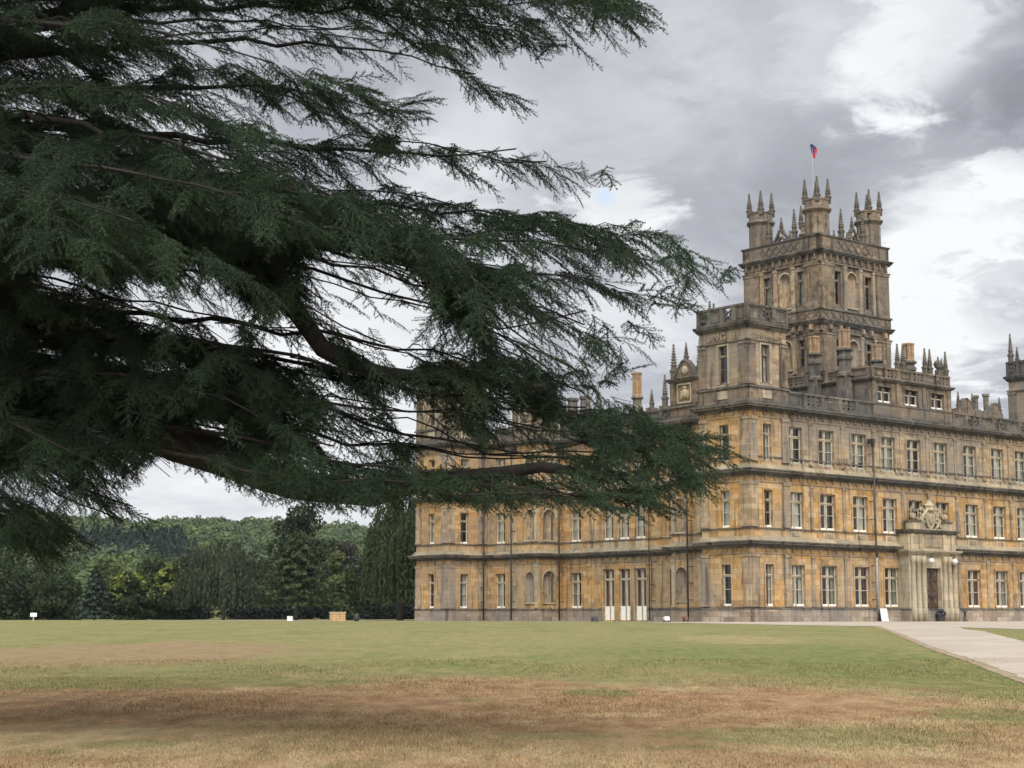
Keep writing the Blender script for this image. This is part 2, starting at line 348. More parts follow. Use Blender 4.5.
def lawnmat(name, blade=False):
    m, t, b, o = newmat(name); g = nd(t, 'ShaderNodeNewGeometry'); Pn = g.outputs['Position']
    mp = nd(t, 'ShaderNodeMapping'); t.links.new(Pn, mp.inputs[0]); mp.inputs['Scale'].default_value = (1, 0.45, 0.0)
    w1 = noise(t, mp.outputs[0], 0.35, 5, 0.65); w2 = noise(t, mp.outputs[0], 1.6, 5, 0.7); w3 = noise(t, Pn, 9.0, 4, 0.75)
    mp2 = nd(t, 'ShaderNodeMapping'); t.links.new(Pn, mp2.inputs[0]); mp2.inputs['Scale'].default_value = (1, 1, 0.0)
    w4 = noise(t, mp2.outputs[0], 40.0, 3, 0.8)
    green = mixc(t, mrange(t, w2, 0.35, 0.65), (0.105, 0.135, 0.040), (0.165, 0.178, 0.062))
    olive = mixc(t, mrange(t, w2, 0.35, 0.65), (0.20, 0.188, 0.078), (0.235, 0.215, 0.095))
    brown = mixc(t, mrange(t, w2, 0.35, 0.65), (0.225, 0.128, 0.066), (0.34, 0.222, 0.122))
    tan = mixc(t, mrange(t, w2, 0.35, 0.65), (0.31, 0.225, 0.118), (0.43, 0.33, 0.19))
    pink = mixc(t, mrange(t, w2, 0.35, 0.65), (0.22, 0.145, 0.085), (0.27, 0.19, 0.115))
    lifted_straw = mixc(t, mrange(t, w2, 0.35, 0.65), (0.34, 0.26, 0.14), (0.48, 0.38, 0.22))
    cols = {'lifted_straw': lifted_straw, 'green': green, 'olive': olive, 'brown': brown, 'tan': tan, 'pink': pink}
    c = mixc(t, mrange(t, w1, 0.38, 0.68, 0.1, 0.8), olive, green)
    xs = nd(t, 'ShaderNodeSeparateXYZ'); t.links.new(Pn, xs.inputs[0])
    near = mrange(t, mth(t, 'ADD', xs.outputs[1], mth(t, 'MULTIPLY', w1, 14.0)), 36.0, 48.0, 1.0, 0.0)
    dry = mixc(t, mrange(t, w1, 0.42, 0.62), brown, tan)
    c = mixc(t, mth(t, 'MULTIPLY', near, 0.85), c, dry)
    wv = nd(t, 'ShaderNodeCombineXYZ'); t.links.new(mth(t, 'MULTIPLY', mth(t, 'SUBTRACT', w2, 0.5), 1.5), wv.inputs[0]); t.links.new(mth(t, 'MULTIPLY', mth(t, 'SUBTRACT', w1, 0.5), 1.7), wv.inputs[1])
    wf = noise(t, mp.outputs[0], 5.0, 7, 0.8); wg = noise(t, mp.outputs[0], 6.1, 7, 0.8, 0.3)
    wv2 = nd(t, 'ShaderNodeCombineXYZ'); t.links.new(mth(t, 'MULTIPLY', mth(t, 'SUBTRACT', wf, 0.5), 1.6), wv2.inputs[0]); t.links.new(mth(t, 'MULTIPLY', mth(t, 'SUBTRACT', wg, 0.5), 1.6), wv2.inputs[1])
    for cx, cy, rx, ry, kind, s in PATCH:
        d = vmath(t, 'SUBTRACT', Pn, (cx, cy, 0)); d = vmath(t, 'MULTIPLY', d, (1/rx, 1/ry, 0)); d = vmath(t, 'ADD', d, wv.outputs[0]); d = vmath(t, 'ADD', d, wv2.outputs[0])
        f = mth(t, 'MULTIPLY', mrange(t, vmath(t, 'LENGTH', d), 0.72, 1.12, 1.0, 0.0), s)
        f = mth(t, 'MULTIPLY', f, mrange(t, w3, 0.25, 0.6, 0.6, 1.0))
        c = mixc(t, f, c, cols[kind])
    mp6 = nd(t, 'ShaderNodeMapping'); t.links.new(Pn, mp6.inputs[0]); mp6.inputs['Scale'].default_value = (2.6, 0.42, 0.0)
    w6 = noise(t, mp6.outputs[0], 1.0, 6, 0.75)
    c = mixc(t, mrange(t, w6, 0.50, 0.68, 0.0, 0.5), c, mixc(t, 1.0, c, (1.45, 1.32, 1.25), 'MULTIPLY'))
    c = mixc(t, mrange(t, w6, 0.48, 0.32, 0.0, 0.55), c, mixc(t, 1.0, c, (0.60, 0.66, 0.55), 'MULTIPLY'))
    w5 = noise(t, mp.outputs[0], 4.5, 5, 0.75)
    c = mixc(t, mrange(t, w5, 0.50, 0.72, 0.0, 0.55), c, tan)
    c = mixc(t, mrange(t, w5, 0.46, 0.26, 0.0, 0.5), c, mixc(t, 1.0, c, (0.5, 0.5, 0.45), 'MULTIPLY'))
    if blade:
        c = mixc(t, mrange(t, g.outputs['Random Per Island'], 0.0, 1.0, 0.0, 0.75), c, mixc(t, mrange(t, noise(t, Pn, 55.0, 2), 0.4, 0.6), (0.075, 0.058, 0.028), (0.42, 0.33, 0.18)))
    else:
        c = mixc(t, mrange(t, w4, 0.35, 0.7, 0.0, 0.7), c, mixc(t, 1.0, c, (0.42, 0.40, 0.40), 'MULTIPLY'))
        c = mixc(t, mrange(t, noise(t, mp2.outputs[0], 5.5, 6, .8, .6), 0.58, 0.70, 0.0, 0.6), c, (0.085, 0.055, 0.032))
        c = mixc(t, mrange(t, w3, 0.45, 0.75, 0.0, 0.45), c, mixc(t, 1.0, c, (0.62, 0.58, 0.52), 'MULTIPLY'))
    setc(t, b, c); b.inputs['Roughness'].default_value = 0.95; b.inputs['Specular IOR Level'].default_value = 0.1
    if not blade:
        bp = nd(t, 'ShaderNodeBump'); bp.inputs['Strength'].default_value = 0.6; bp.inputs['Distance'].default_value = 0.03
        t.links.new(w4, bp.inputs['Height']); t.links.new(bp.outputs[0], b.inputs['Normal'])
    return m
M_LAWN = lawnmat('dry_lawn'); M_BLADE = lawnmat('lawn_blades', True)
ys = np.concatenate([np.array([-190, -60, -20, 0, 10]), np.arange(14, 118, 4.0), np.array([118, 130, 150, 170]), np.arange(176, 256, 8.0), np.arange(255, 700, 12.0), np.array([720, 760, 800, 850, 900, 960, 1020, 1100])])
xs_ = np.concatenate([np.array([-940, -800, -650]), np.arange(-560, 561, 12.0), np.array([650, 800, 940])])
X, Y = np.meshgrid(xs_, ys); Z = hgt(X, Y)
nx, ny = len(xs_), len(ys); idx = np.arange(nx*ny).reshape(ny, nx)
q = np.stack([idx[:-1, :-1], idx[:-1, 1:], idx[1:, 1:], idx[1:, :-1]], -1).reshape(-1, 4)
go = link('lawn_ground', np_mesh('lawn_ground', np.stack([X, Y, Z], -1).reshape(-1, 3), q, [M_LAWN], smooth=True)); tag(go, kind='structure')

def gravel(name):
    m, t, b, o = newmat(name); g = nd(t, 'ShaderNodeNewGeometry'); Pn = g.outputs['Position']
    a = noise(t, Pn, 0.25, 5, 0.6); f = noise(t, Pn, 14.0, 4, 0.8)
    c = mixc(t, mrange(t, a, 0.35, 0.65), (0.30, 0.252, 0.192), (0.37, 0.318, 0.248)); c = mixc(t, mrange(t, f, 0.4, 0.7, 0, 0.7), c, (0.20, 0.168, 0.132)); c = mixc(t, mrange(t, noise(t, Pn, 1.3, 5, .7, 1.5), .5, .7, 0, .5), c, (.19, .165, .13))
    setc(t, b, c); b.inputs['Roughness'].default_value = 0.95
    return m
M_GRAV = gravel('pale_gravel'); M_EDGE = plain('bare_earth_edge', (0.22, 0.165, 0.10), 0.95, 0, 0.35, 3)
TH = R_(39.619); X0, Y0, ZB = 18.588, 132.0, EYE-0.36
def cw(u, v, z=0.0):                      # house coordinates -> world
    return Vector((X0+u*math.cos(TH)-v*math.sin(TH), Y0+u*math.sin(TH)+v*math.cos(TH), ZB+z))
def sheet(name, left, right, mat, dz, n=40, m=10, wob=0.0):
    """a strip between two polylines given as ground points, draped on the lawn"""
    def rs(P, k):
        P = np.array([(p[0], p[1]) for p in P]); s = np.concatenate([[0], np.cumsum(np.hypot(*np.diff(P, axis=0).T))]); t = np.linspace(0, s[-1], k)
        return np.stack([np.interp(t, s, P[:, 0]), np.interp(t, s, P[:, 1])], 1)
    A, B = rs(left, n), rs(right, n); rg = np.random.default_rng(5)
    A = A+rg.normal(0, wob, A.shape); B = B+rg.normal(0, wob, B.shape)
    k = np.linspace(0, 1, m)[:, None, None]; G = (A[None]*(1-k)+B[None]*k)
    # split rows finely so the strip follows the break of slope at the terrace edge
    Zg = hgt(G[..., 0], G[..., 1])+dz
    V = np.concatenate([G, Zg[..., None]], -1).reshape(-1, 3); id_ = np.arange(m*n).reshape(m, n)
    return tag(link(name, np_mesh(name, V, np.stack([id_[:-1, :-1], id_[:-1, 1:], id_[1:, 1:], id_[1:, :-1]], -1).reshape(-1, 4), [mat], smooth=True)), kind='structure')
drL = [gp(878, 626.3), gp(890, 630), gp(915, 640), gp(940, 650), gp(975, 661), gp(1024, 679), gp(1150, 722)]
drR = [gp(958, 626.3), gp(964, 629.5), gp(985, 632), gp(1005, 637), gp(1024, 642), gp(1060, 650), gp(1300, 700)]
sheet('gravel_drive', drL, drR, M_GRAV, 0.02, 90, 40, 0.05)
def off(Q, d): return [Vector((p[0]-d, p[1]-d*0.2)) for p in Q]
sheet('worn_drive_edge', off(drL, 0.3), [Vector((p[0]+0.3, p[1])) for p in drL], M_EDGE, 0.012, 160, 6, 0.02)
tA = [gp(640, 622.6), gp(700, 623.4), gp(780, 625.0), gp(878, 626.6), gp(958, 627.6), gp(1024, 629.6), gp(1150, 632)]; tB = [cw(-9, -.5), cw(0, 0.6), cw(10, 1.0), cw(20, 1.0), cw(30, 1.0), cw(44, 1.0), cw(70, 1.0)]
sheet('gravel_terrace', tA, tB, M_GRAV, 0.016, 90, 40, 0.05)
sheet('gravel_path', [cw(-6.5, -3), cw(-7, 20), cw(-8, 60), cw(-14, 75)], [cw(0.8, -3), cw(0.6, 20), cw(0.5, 44), cw(0, 70)], M_GRAV, 0.010, 60, 8, 0.05)

# ------------------------------------------------------------------ haze
hm = bpy.data.materials.new('thin_haze'); hm.use_nodes = True; ht = hm.node_tree; ht.nodes.clear()
pv = nd(ht, 'ShaderNodeVolumePrincipled'); pv.inputs['Color'].default_value = (.80, .88, .98, 1); pv.inputs['Density'].default_value = HAZE; pv.inputs['Anisotropy'].default_value = 0.2
ho = nd(ht, 'ShaderNodeOutputMaterial'); ht.links.new(pv.outputs[0], ho.inputs['Volume'])
hb = MB(); hb.box(-960, 960, -200, 1120, -3.0, 62.0); tag(hb.build('haze', [hm]), kind='stuff')

# ------------------------------------------------------------------ the house
castle = empty('castle', (X0, Y0, ZB), TH)
tag(castle, 'great ochre stone country house with pinnacled towers beyond the lawn', 'castle')
class Fr:
    def __init__(s, ox, oy, dx, dy, nx, ny): s.o = (ox, oy); s.d = (dx, dy); s.n = (nx, ny); s.flip = (dx*0-0 != 0) or (dx*ny-dy*nx) > 0
    def __call__(s, a, o, z): return (s.o[0]+s.d[0]*a+s.n[0]*o, s.o[1]+s.d[1]*a+s.n[1]*o, z)
def FR(v): return Fr(0, v, 1, 0, 0, -1)            # looks towards the drive; a = u
def FL(u): return Fr(u, 0, 0, 1, -1, 0)            # looks towards the lawn; a = v
def FB(v): return Fr(0, v, 1, 0, 0, 1)
def FE(u): return Fr(u, 0, 0, 1, 1, 0)
CM = [M_OCH, M_OCHG, M_GREY, M_DARK, M_PLINTH, M_PALE, M_INT, M_ROOF]
OCH, OCG, GRY, DRK, PLI, PAL, INT, ROOF = range(8)
REV = 0.42
def wall(mb, fr, a0, a1, z0, z1, ops=(), m=OCH, back=True):
    """a wall face with real openings, their reveals and a dim room wall behind"""
    A = sorted({a0, a1, *[x for o in ops for x in o[:2] if a0 < x < a1]}); Zs = sorted({z0, z1, *[x for o in ops for x in o[2:4] if z0 < x < z1]})
    def q(*p): mb.poly(p if not fr.flip else tuple(reversed(p)), m)
    for i in range(len(A)-1):
        for j in range(len(Zs)-1):
            ca, cz = (A[i]+A[i+1])/2, (Zs[j]+Zs[j+1])/2
            if any(o[0] < ca < o[1] and o[2] < cz < o[3] for o in ops): continue
            q(fr(A[i], 0, Zs[j]), fr(A[i+1], 0, Zs[j]), fr(A[i+1], 0, Zs[j+1]), fr(A[i], 0, Zs[j+1]))
    for o in ops:
        b0, b1, y0, y1 = o[:4]; r = -REV
        q(fr(b0, 0, y0), fr(b1, 0, y0), fr(b1, r, y0), fr(b0, r, y0)); q(fr(b0, r, y1), fr(b1, r, y1), fr(b1, 0, y1), fr(b0, 0, y1))
        q(fr(b0, r, y0), fr(b0, r, y1), fr(b0, 0, y1), fr(b0, 0, y0)); q(fr(b1, 0, y0), fr(b1, 0, y1), fr(b1, r, y1), fr(b1, r, y0))
        if len(o) > 4:                    # moulded surround
            w, d = 0.16, 0.07
            mb.fbox(fr, b0-w, b0, 0.0, d, y0-0.02, y1+w, PAL if o[4] else m); mb.fbox(fr, b1, b1+w, 0.0, d, y0-0.02, y1+w, PAL if o[4] else m)
            mb.fbox(fr, b0, b1, 0.0, d, y1, y1+w, PAL if o[4] else m)
    if back and ops:
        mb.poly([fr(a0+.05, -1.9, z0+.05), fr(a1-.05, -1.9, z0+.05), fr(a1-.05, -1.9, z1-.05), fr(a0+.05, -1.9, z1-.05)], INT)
def mould(mb, fr, a0, a1, z, steps, m=DRK, e0=0.0, e1=0.0):
    """a run of stepped mouldings: steps = (height, projection); ends may return round a corner"""
    for h, p in steps:
        mb.fbox(fr, a0-(p if e0 else 0), a1+(p if e1 else 0), -0.05, p, z, z+h, m); z += h
    return z
def cornice_run(mb, fr, a0, a1, e0=0, e1=0, lvl=(0, 1, 2), br=True):
    a0, a1 = a0+0.001, a1-0.001
    for i in lvl:
        z = (5.94, 11.62, 16.79)[i]
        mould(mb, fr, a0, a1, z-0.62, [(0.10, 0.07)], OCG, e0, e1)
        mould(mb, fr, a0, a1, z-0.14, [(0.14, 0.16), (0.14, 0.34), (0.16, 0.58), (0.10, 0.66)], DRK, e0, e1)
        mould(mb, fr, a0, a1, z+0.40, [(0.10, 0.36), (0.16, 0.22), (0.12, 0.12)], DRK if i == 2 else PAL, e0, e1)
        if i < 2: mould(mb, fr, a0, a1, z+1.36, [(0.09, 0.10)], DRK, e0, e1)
        if br:
            k = max(2, int((a1-a0)/1.0))
            for j in range(k):
                a = a0+(j+0.5)*(a1-a0)/k; mb.fbox(fr, a-0.08, a+0.08, 0.0, 0.14, z-0.40, z-0.142, OCG)
def plinth(mb, fr, a0, a1, e0=0, e1=0):
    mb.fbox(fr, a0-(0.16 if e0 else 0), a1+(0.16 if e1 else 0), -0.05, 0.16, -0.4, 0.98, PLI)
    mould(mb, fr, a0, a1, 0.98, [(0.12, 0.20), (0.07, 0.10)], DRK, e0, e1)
def pil(mb, fr, a, w, z0, z1, p=0.10, m=OCG):
    mb.fbox(fr, a-w/2, a+w/2, 0.0, p, z0, z1-0.22, m); mb.fbox(fr, a-w/2-0.05, a+w/2+0.05, 0.0, p+0.06, z1-0.22, z1, m); mb.fbox(fr, a-w/2-0.04, a+w/2+0.04, 0.0, p+0.05, z0, z0+0.16, m)

G, F1, F2 = (1.26, 4.53), (7.45, 10.39), (12.70, 15.66)
# --- windows: one mesh per size, hung as parts of the castle
WCACHE = {}
def window_mesh(w, h, lights, style):
    key = (round(w, 2), round(h, 2), lights, style)
    if key in WCACHE: return WCACHE[key]
    mb = MB(); fr = FR(0); d0, d1 = -0.34, -0.14; t = 0.72
    n = lights; mw = 0.15 if n > 1 else 0; lw = (w-mw*(n-1))/n
    for i in range(1, n): mb.fbox(fr, -w/2+i*lw+(i-1)*mw, -w/2+i*lw+i*mw, d0, d1, 0, h, 0)
    tz = h*(0.74 if style != 'french' else 0.80)
    if style != 'slit2':
        for i in range(n): mb.fbox(fr, -w/2+i*(lw+mw), -w/2+i*(lw+mw)+lw, d0, d1-0.005, tz-0.06, tz+0.07, 0)
    sill = 0.16 if style != 'french' else 1.25
    for i in range(n):
        x0 = -w/2+i*(lw+mw); x1 = x0+lw; f = 0.055
        mb.fbox(fr, x0, x1, d0+0.02, d1-0.03, 0.0, sill, 1)
        mb.fbox(fr, x0, x0+f, d0+0.02, d1-0.06, sill, tz-0.06, 2); mb.fbox(fr, x1-f, x1, d0+0.02, d1-0.06, sill, tz-0.06, 2)
        mb.fbox(fr, x0+f, x1-f, d0+0.02, d1-0.06, tz-0.13, tz-0.06, 2)
        if style != 'slit2':
            mb.fbox(fr, x0, x0+f, d0+0.02, d1-0.06, tz+0.07, h, 2); mb.fbox(fr, x1-f, x1, d0+0.02, d1-0.06, tz+0.07, h, 2)
            mb.fbox(fr, x0+f, x1-f, d0+0.02, d1-0.06, h-0.06, h, 2)
        if h > 2.4 and style != 'french': mb.fbox(fr, x0+f, x1-f, d0+0.03, d1-0.07, sill+(tz-sill)*0.5, sill+(tz-sill)*0.5+0.04, 2)
    fm = mb.mesh('window', [M_GREY if style in ('tower', 'slit2') else M_PALE, M_GREY if style == 'tower' else M_WHITE, M_GREY if style == 'tower' else M_CASING])
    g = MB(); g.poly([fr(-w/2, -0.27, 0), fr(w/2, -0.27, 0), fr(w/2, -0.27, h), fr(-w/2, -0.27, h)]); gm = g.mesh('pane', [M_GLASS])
    WCACHE[key] = (fm, gm, tz); return WCACHE[key]
def curtain_mesh(w, h, kind, mat, rng):
    """hanging folds just behind the glass"""
    key = ('c', round(w, 2), round(h, 2), kind, mat.name)
    if key in WCACHE: return WCACHE[key]
    mb = MB(); fr = FR(0)
    spans = {'sides': ((-w/2, -w*0.20), (w*0.20, w/2)), 'full': ((-w/2, w/2),), 'left': ((-w/2, -w*0.05),), 'narrow': ((-w/2, -w*0.33), (w*0.33, w/2)), 'right': ((w*.02, w/2),), 'blind': ((-w/2, w/2),)}[kind]
    for a, b in spans:
        k = max(4, int((b-a)/0.05)); z0, z1 = (0.1, h-0.05) if kind != 'blind' else (h*rng.uniform(.12, .3), h-0.05)
        for i in range(k):
            def pt(j, z):
                x = a+(b-a)*j/k; y = -0.45-(0.0 if kind == 'blind' else 0.035*math.sin(j*1.9)+0.02*math.sin(j*0.7)); return fr(x, y, z)
            mb.poly([pt(i, z0), pt(i+1, z0), pt(i+1, z1), pt(i, z1)], 0, True)
    WCACHE[key] = mb.mesh('curtain', [mat]); return WCACHE[key]
wrng = random.Random(11)
def window(fr, a, z0, z1, w, lights=2, style='cross', cur=None, mat=None):
    fm, gm, tz = window_mesh(w, z1-z0, lights, style)
    p = fr(a, 0, z0); rz = math.atan2(fr.d[1], fr.d[0]) if not fr.flip else math.atan2(-fr.d[1], -fr.d[0])
    o = link('window', fm, castle, p, rz); link('pane', gm, o)
    if cur: link('curtain', curtain_mesh(w, z1-z0, cur, mat or M_CURT, wrng), o)
    return o
def niche(mb, fr, a, z0, z1, w, m=OCG, depth=0.5):
    """round-headed niche: half-cylinder recess with quarter-sphere head, imposts and plain archivolt"""
    r = w/2; zc = z1-r; n = 12
    for i in range(n):
        t0, t1 = math.pi*i/n, math.pi*(i+1)/n
        p = lambda t, z: fr(a-r*math.cos(t), -depth*math.sin(t), z)
        mb.poly([p(t0, z0), p(t1, z0), p(t1, zc), p(t0, zc)], m, True)
        for j in range(5):
            e0, e1 = math.pi/2*j/5, math.pi/2*(j+1)/5
            s_ = lambda t, e: fr(a-r*math.cos(t)*math.cos(e), -depth*math.sin(t)*math.cos(e), zc+r*math.sin(e))
            mb.poly([s_(t0, e0), s_(t1, e0), s_(t1, e1), s_(t0, e1)], m, True)
        # spandrel: wall between the arch and the rectangle cut for it
        xa, xb = a-r*math.cos(t0), a-r*math.cos(t1); za, zb = zc+r*math.sin(t0), zc+r*math.sin(t1)
        mb.poly([fr(xa, 0, za), fr(xb, 0, zb), fr(xb, 0, z1), fr(xa, 0, z1)], m)
        ro = r+0.13
        xa2, xb2 = a-ro*math.cos(t0), a-ro*math.cos(t1); za2, zb2 = zc+ro*math.sin(t0), zc+ro*math.sin(t1)
        mb.poly([fr(xa, 0.05, za), fr(xb, 0.05, zb), fr(xb2, 0.05, zb2), fr(xa2, 0.05, za2)], PAL)
        mb.poly([fr(xa, 0.0, za), fr(xb, 0.0, zb), fr(xb, 0.05, zb), fr(xa, 0.05, za)], PAL)
    mb.poly([fr(a-r*math.cos(math.pi*i/n), -depth*math.sin(math.pi*i/n), z0) for i in range(n+1)], m)
    mb.fbox(fr, a-r-0.16, a-r, 0, 0.07, zc-0.16, zc, PAL); mb.fbox(fr, a+r, a+r+0.16, 0, 0.07, zc-0.16, zc, PAL)
    mb.fbox(fr, a-r-0.12, a+r+0.12, 0.0, 0.12, z0-0.14, z0, PAL)
def nop(a, w, z0, z1): return (a-w/2, a+w/2, z0, z1)
def wop(a, w, zz, s=0): return (a-w/2, a+w/2, zz[0], zz[1], s)

def pierced(mb, fr, a0, a1, z0, z1, o=0.0, th=0.22, pw=0.42, step=2.2, m=DRK, solid=True):
    """balustrade: rails, piers and panels of strapwork, every other one solid with a raised frame"""
    h = z1-z0
    mb.fbox(fr, a0, a1, o-th-0.05, o+0.07, z0, z0+0.16, m); mb.fbox(fr, a0, a1, o-th-0.06, o+0.08, z1-0.17, z1, m)
    k = max(1, round((a1-a0)/step)); s = (a1-a0)/k
    for i in range(k+1):
        a = a0+i*s; mb.fbox(fr, max(a0, a-pw/2), min(a1, a+pw/2), o-th-0.03, o+0.05, z0+0.16, z1-0.17, m)
    for i in range(k):
        b0, b1 = a0+i*s+pw/2, a0+(i+1)*s-pw/2; y0, y1 = z0+0.16, z1-0.17
        if b1-b0 < 0.2: continue
        if solid and i % 2 == 0:
            mb.fbox(fr, b0, b1, o-th, o-0.04, y0, y1, m)
            for p, q in (((b0+.12, y0+.1), (b1-.12, y0+.1)), ((b0+.12, y1-.1), (b1-.12, y1-.1)), ((b0+.12, y0+.1), (b0+.12, y1-.1)), ((b1-.12, y0+.1), (b1-.12, y1-.1))): mb.fbar(fr, p, q, 0.07, o-0.05, o+0.02, m)
            continue
        n = max(1, round((b1-b0)/(y1-y0)/0.8)); c = (b1-b0)/n
        for j in range(n):
            x0, x1 = b0+j*c, b0+(j+1)*c; xm, zm = (x0+x1)/2, (y0+y1)/2
            for p, q in (((x0, y0), (xm-.1, zm-.1)), ((x1, y0), (xm+.1, zm-.1)), ((x0, y1), (xm-.1, zm+.1)), ((x1, y1), (xm+.1, zm+.1))): mb.fbar(fr, p, q, 0.11, o-th+.04, o-.02, m)
            r = min(c, y1-y0)*0.24; pr = None
            for t in range(9):
                a = 2*math.pi*t/8; pt = (xm+r*math.cos(a), zm+r*math.sin(a))
                if pr: mb.fbar(fr, pr, pt, 0.10, o-th+.03, o-.01, m)
                pr = pt
            if j: mb.fbox(fr, x0-.05, x0+.05, o-th+.03, o-.01, y0, y1, m)

# pinnacles: one mesh, hung many times
def pinn_mesh(h, w, name='pinnacle'):
    mb = MB(); s = h
    mb.lathe(0, 0, [(w*.62, 0), (w*.62, s*.20), (w*.78, s*.22), (w*.78, s*.27), (w*.50, s*.29)], 4, math.pi/4, 0)
    prof = [(w*.52, s*.28), (w*.52, s*.34)]
    z = s*.34; k = 7
    for i in range(k):
        r = w*(.48-.34*i/k); z1 = s*.34+(s*.56)*(i+1)/k
        prof += [(r, z+0.001), (r*.92, z1-s*.035), (r*1.45, z1-s*.028), (r*1.35, z1-s*.008), (w*(.48-.34*(i+1)/k), z1)]; z = z1
    prof += [(w*.10, s*.91), (w*.22, s*.94), (w*.20, s*.97), (w*.03, s)]
    mb.lathe(0, 0, prof, 6, 0.3, 0)
    return mb.mesh(name, [M_DARK])
P_TALL = pinn_mesh(2.35, 0.42); P_MID = pinn_mesh(2.9, 0.44); P_SM = pinn_mesh(1.7, 0.34); P_BIG = pinn_mesh(3.2, 0.5)
def pin(me, u, v, z, rz=0.0): return link('pinnacle', me, castle, (u, v, z), rz)

# ---- entrance range (right-hand front) u 4.6..43.4
WU = [5.52, 9.53, 13.70, 17.64, 21.22, 25.0, 29.34, 33.57, 37.3, 41.2]; WW = 1.95
PU0, PU1, PO = 18.6, 25.3, 1.1
mb = MB(); fr = FR(0)
ops = []
for i, u in enumerate(WU):
    for k, zz in enumerate((G, F1, F2)):
        if k == 0 and i in (4, 5): continue
        ops.append(wop(u, WW, zz, 0))
for k, zz in enumerate((G, F1, F2)):
    z0, z1 = ((-0.4, 5.8), (5.8, 11.48), (11.48, 17.4))[k]
    wall(mb, fr, 4.62, 43.4, z0, z1, [o for o in ops if o[2] == zz[0]], (OCH, OCH, OCG)[k])
cornice_run(mb, fr, 4.62, PU0, 0, 0, (0,)); cornice_run(mb, fr, PU1, 43.4, 0, 0, (0,)); cornice_run(mb, fr, 4.62, 43.4, 0, 0, (1, 2))
plinth(mb, fr, 4.62, PU0); plinth(mb, fr, PU1, 43.4)
for i, u in enumerate(WU):
    for k, (z0, z1) in enumerate(((1.2, 5.3), (7.45, 11.0), (12.62, 16.15))):
        a = (WU[i]+WU[i+1])/2 if i < len(WU)-1 else u+1.5
        if k == 0 and PU0-.4 < a < PU1+.4: continue
        pil(mb, fr, a, 0.34, z0, z1, 0.09, OCG)
    for z in (6.70, 12.20):               # carved aprons under the upper windows
        mb.fbox(fr, u-0.72, u+0.72, 0, 0.06, z-0.02, z+0.54, PAL); mb.fbox(fr, u-0.45, u+0.45, 0.06, 0.11, z+0.1, z+0.42, OCG)
entr = mb.build('entrance_front', CM, castle)
styles = {(0, 0): ('narrow', M_CURT), (0, 1): ('sides', M_CURT), (0, 2): ('narrow', M_RED), (0, 3): ('narrow', M_BLIND)}
for i, u in enumerate(WU):
    if i not in (4, 5): window(fr, u, *G, WW, 2, 'cross', *((('narrow', M_CURT), ('narrow', M_BLIND), ('narrow', M_RED), ('narrow', M_BLIND))[i % 4]))
    window(fr, u, *F1, WW, 2, 'cross', *((('sides', M_CURT), None, ('sides', M_CURT), ('sides', M_CURT), None, None, ('sides', M_CURT), ('sides', M_CURT), ('sides', M_CURT), ('sides', M_CURT))[i] or (None, None)))
    window(fr, u, *F2, WW, 2, 'cross', *((('left', M_CURT), ('narrow', M_BLIND), ('blind', M_BLIND), ('full', M_BLIND), None, ('full', M_BLIND), ('right', M_BLIND), ('right', M_CURT), ('right', M_BLIND), ('left', M_CURT))[i] or (None, None)))
bl = MB(); pierced(bl, fr, 4.63, 15.8, 17.32, 18.55, 0.10, step=2.05); bl.build('balustrade', CM, castle)
bl = MB(); pierced(bl, fr, 26.95, 43.35, 17.32, 18.55, 0.10, step=2.05); bl.build('balustrade', CM, castle)
rf = MB(); rf.box(4.7, 43.3, 0.15, 14, 17.0, 17.15, ROOF); rf.box(14.2, 43.3, 14.02, 43, 17.0, 17.15, ROOF); rf.build('roof', CM, castle)

# ---- attic block above the middle bays
AU0, AU1, AV0, AV1 = 15.85, 26.9, 0.06, 16.5
mb = MB(); fa = FR(AV0); AW = [17.5, 21.2, 24.95]
wall(mb, fa, AU0, AU1, 17.16, 20.6, [(u-0.95, u+0.95, 18.66, 20.02, 0) for u in AW], GRY)
fl = FL(AU0)
wall(mb, fl, AV0, AV1, 17.16, 20.6, [], GRY)
mb.fbox(fa, AU0, AU1, 0.0, 0.14, 17.33, 18.42, GRY); mould(mb, fa, AU0, AU1, 18.42, [(0.08, 0.2), (0.06, 0.1)], DRK)
wall(mb, FE(AU1), AV0, AV1, 17.16, 20.6, [], GRY); wall(mb, FB(AV1), AU0, AU1, 17.16, 20.6, [], GRY)
for f_, a0, a1 in ((fa, AU0, AU1), (fl, AV0, AV1), (FE(AU1), AV0, AV1)):
    mould(mb, f_, a0, a1, 20.42, [(0.10, 0.10), (0.12, 0.26), (0.10, 0.36)], DRK, 1, 1)
for u in (AU0+.25, 19.35, 23.05, AU1-.25): mb.fbox(fa, u-.25, u+.25, 0, 0.10, 18.56, 20.42, GRY)
for v in (1.2, 4.3, 7.8, 11.0): mb.fbox(fl, v-.8, v+.8, 0, 0.06, 18.2, 19.9, DRK)
mb.box(AU0, AU1, AV0, AV1, 20.6, 20.7, ROOF)
mb.build('attic_storey', CM, castle)
for u in AW: window(fa, u, 18.66, 20.02, 1.9, 2, 'slit2')
bl = MB(); pierced(bl, fa, AU0+0.02, AU1-0.02, 20.74, 21.75, 0.02, step=1.9, m=GRY); pierced(bl, FL(AU0), AV0+0.25, AV1, 20.74, 21.75, 0.02, step=2.2, m=GRY); bl.build('balustrade', CM, castle)
for u, me in ((19.84, P_TALL), (20.61, P_TALL), (23.74, P_TALL), (24.46, P_TALL), (26.2, P_SM), (26.75, P_TALL)): pin(me, u, 0.35, 21.73)
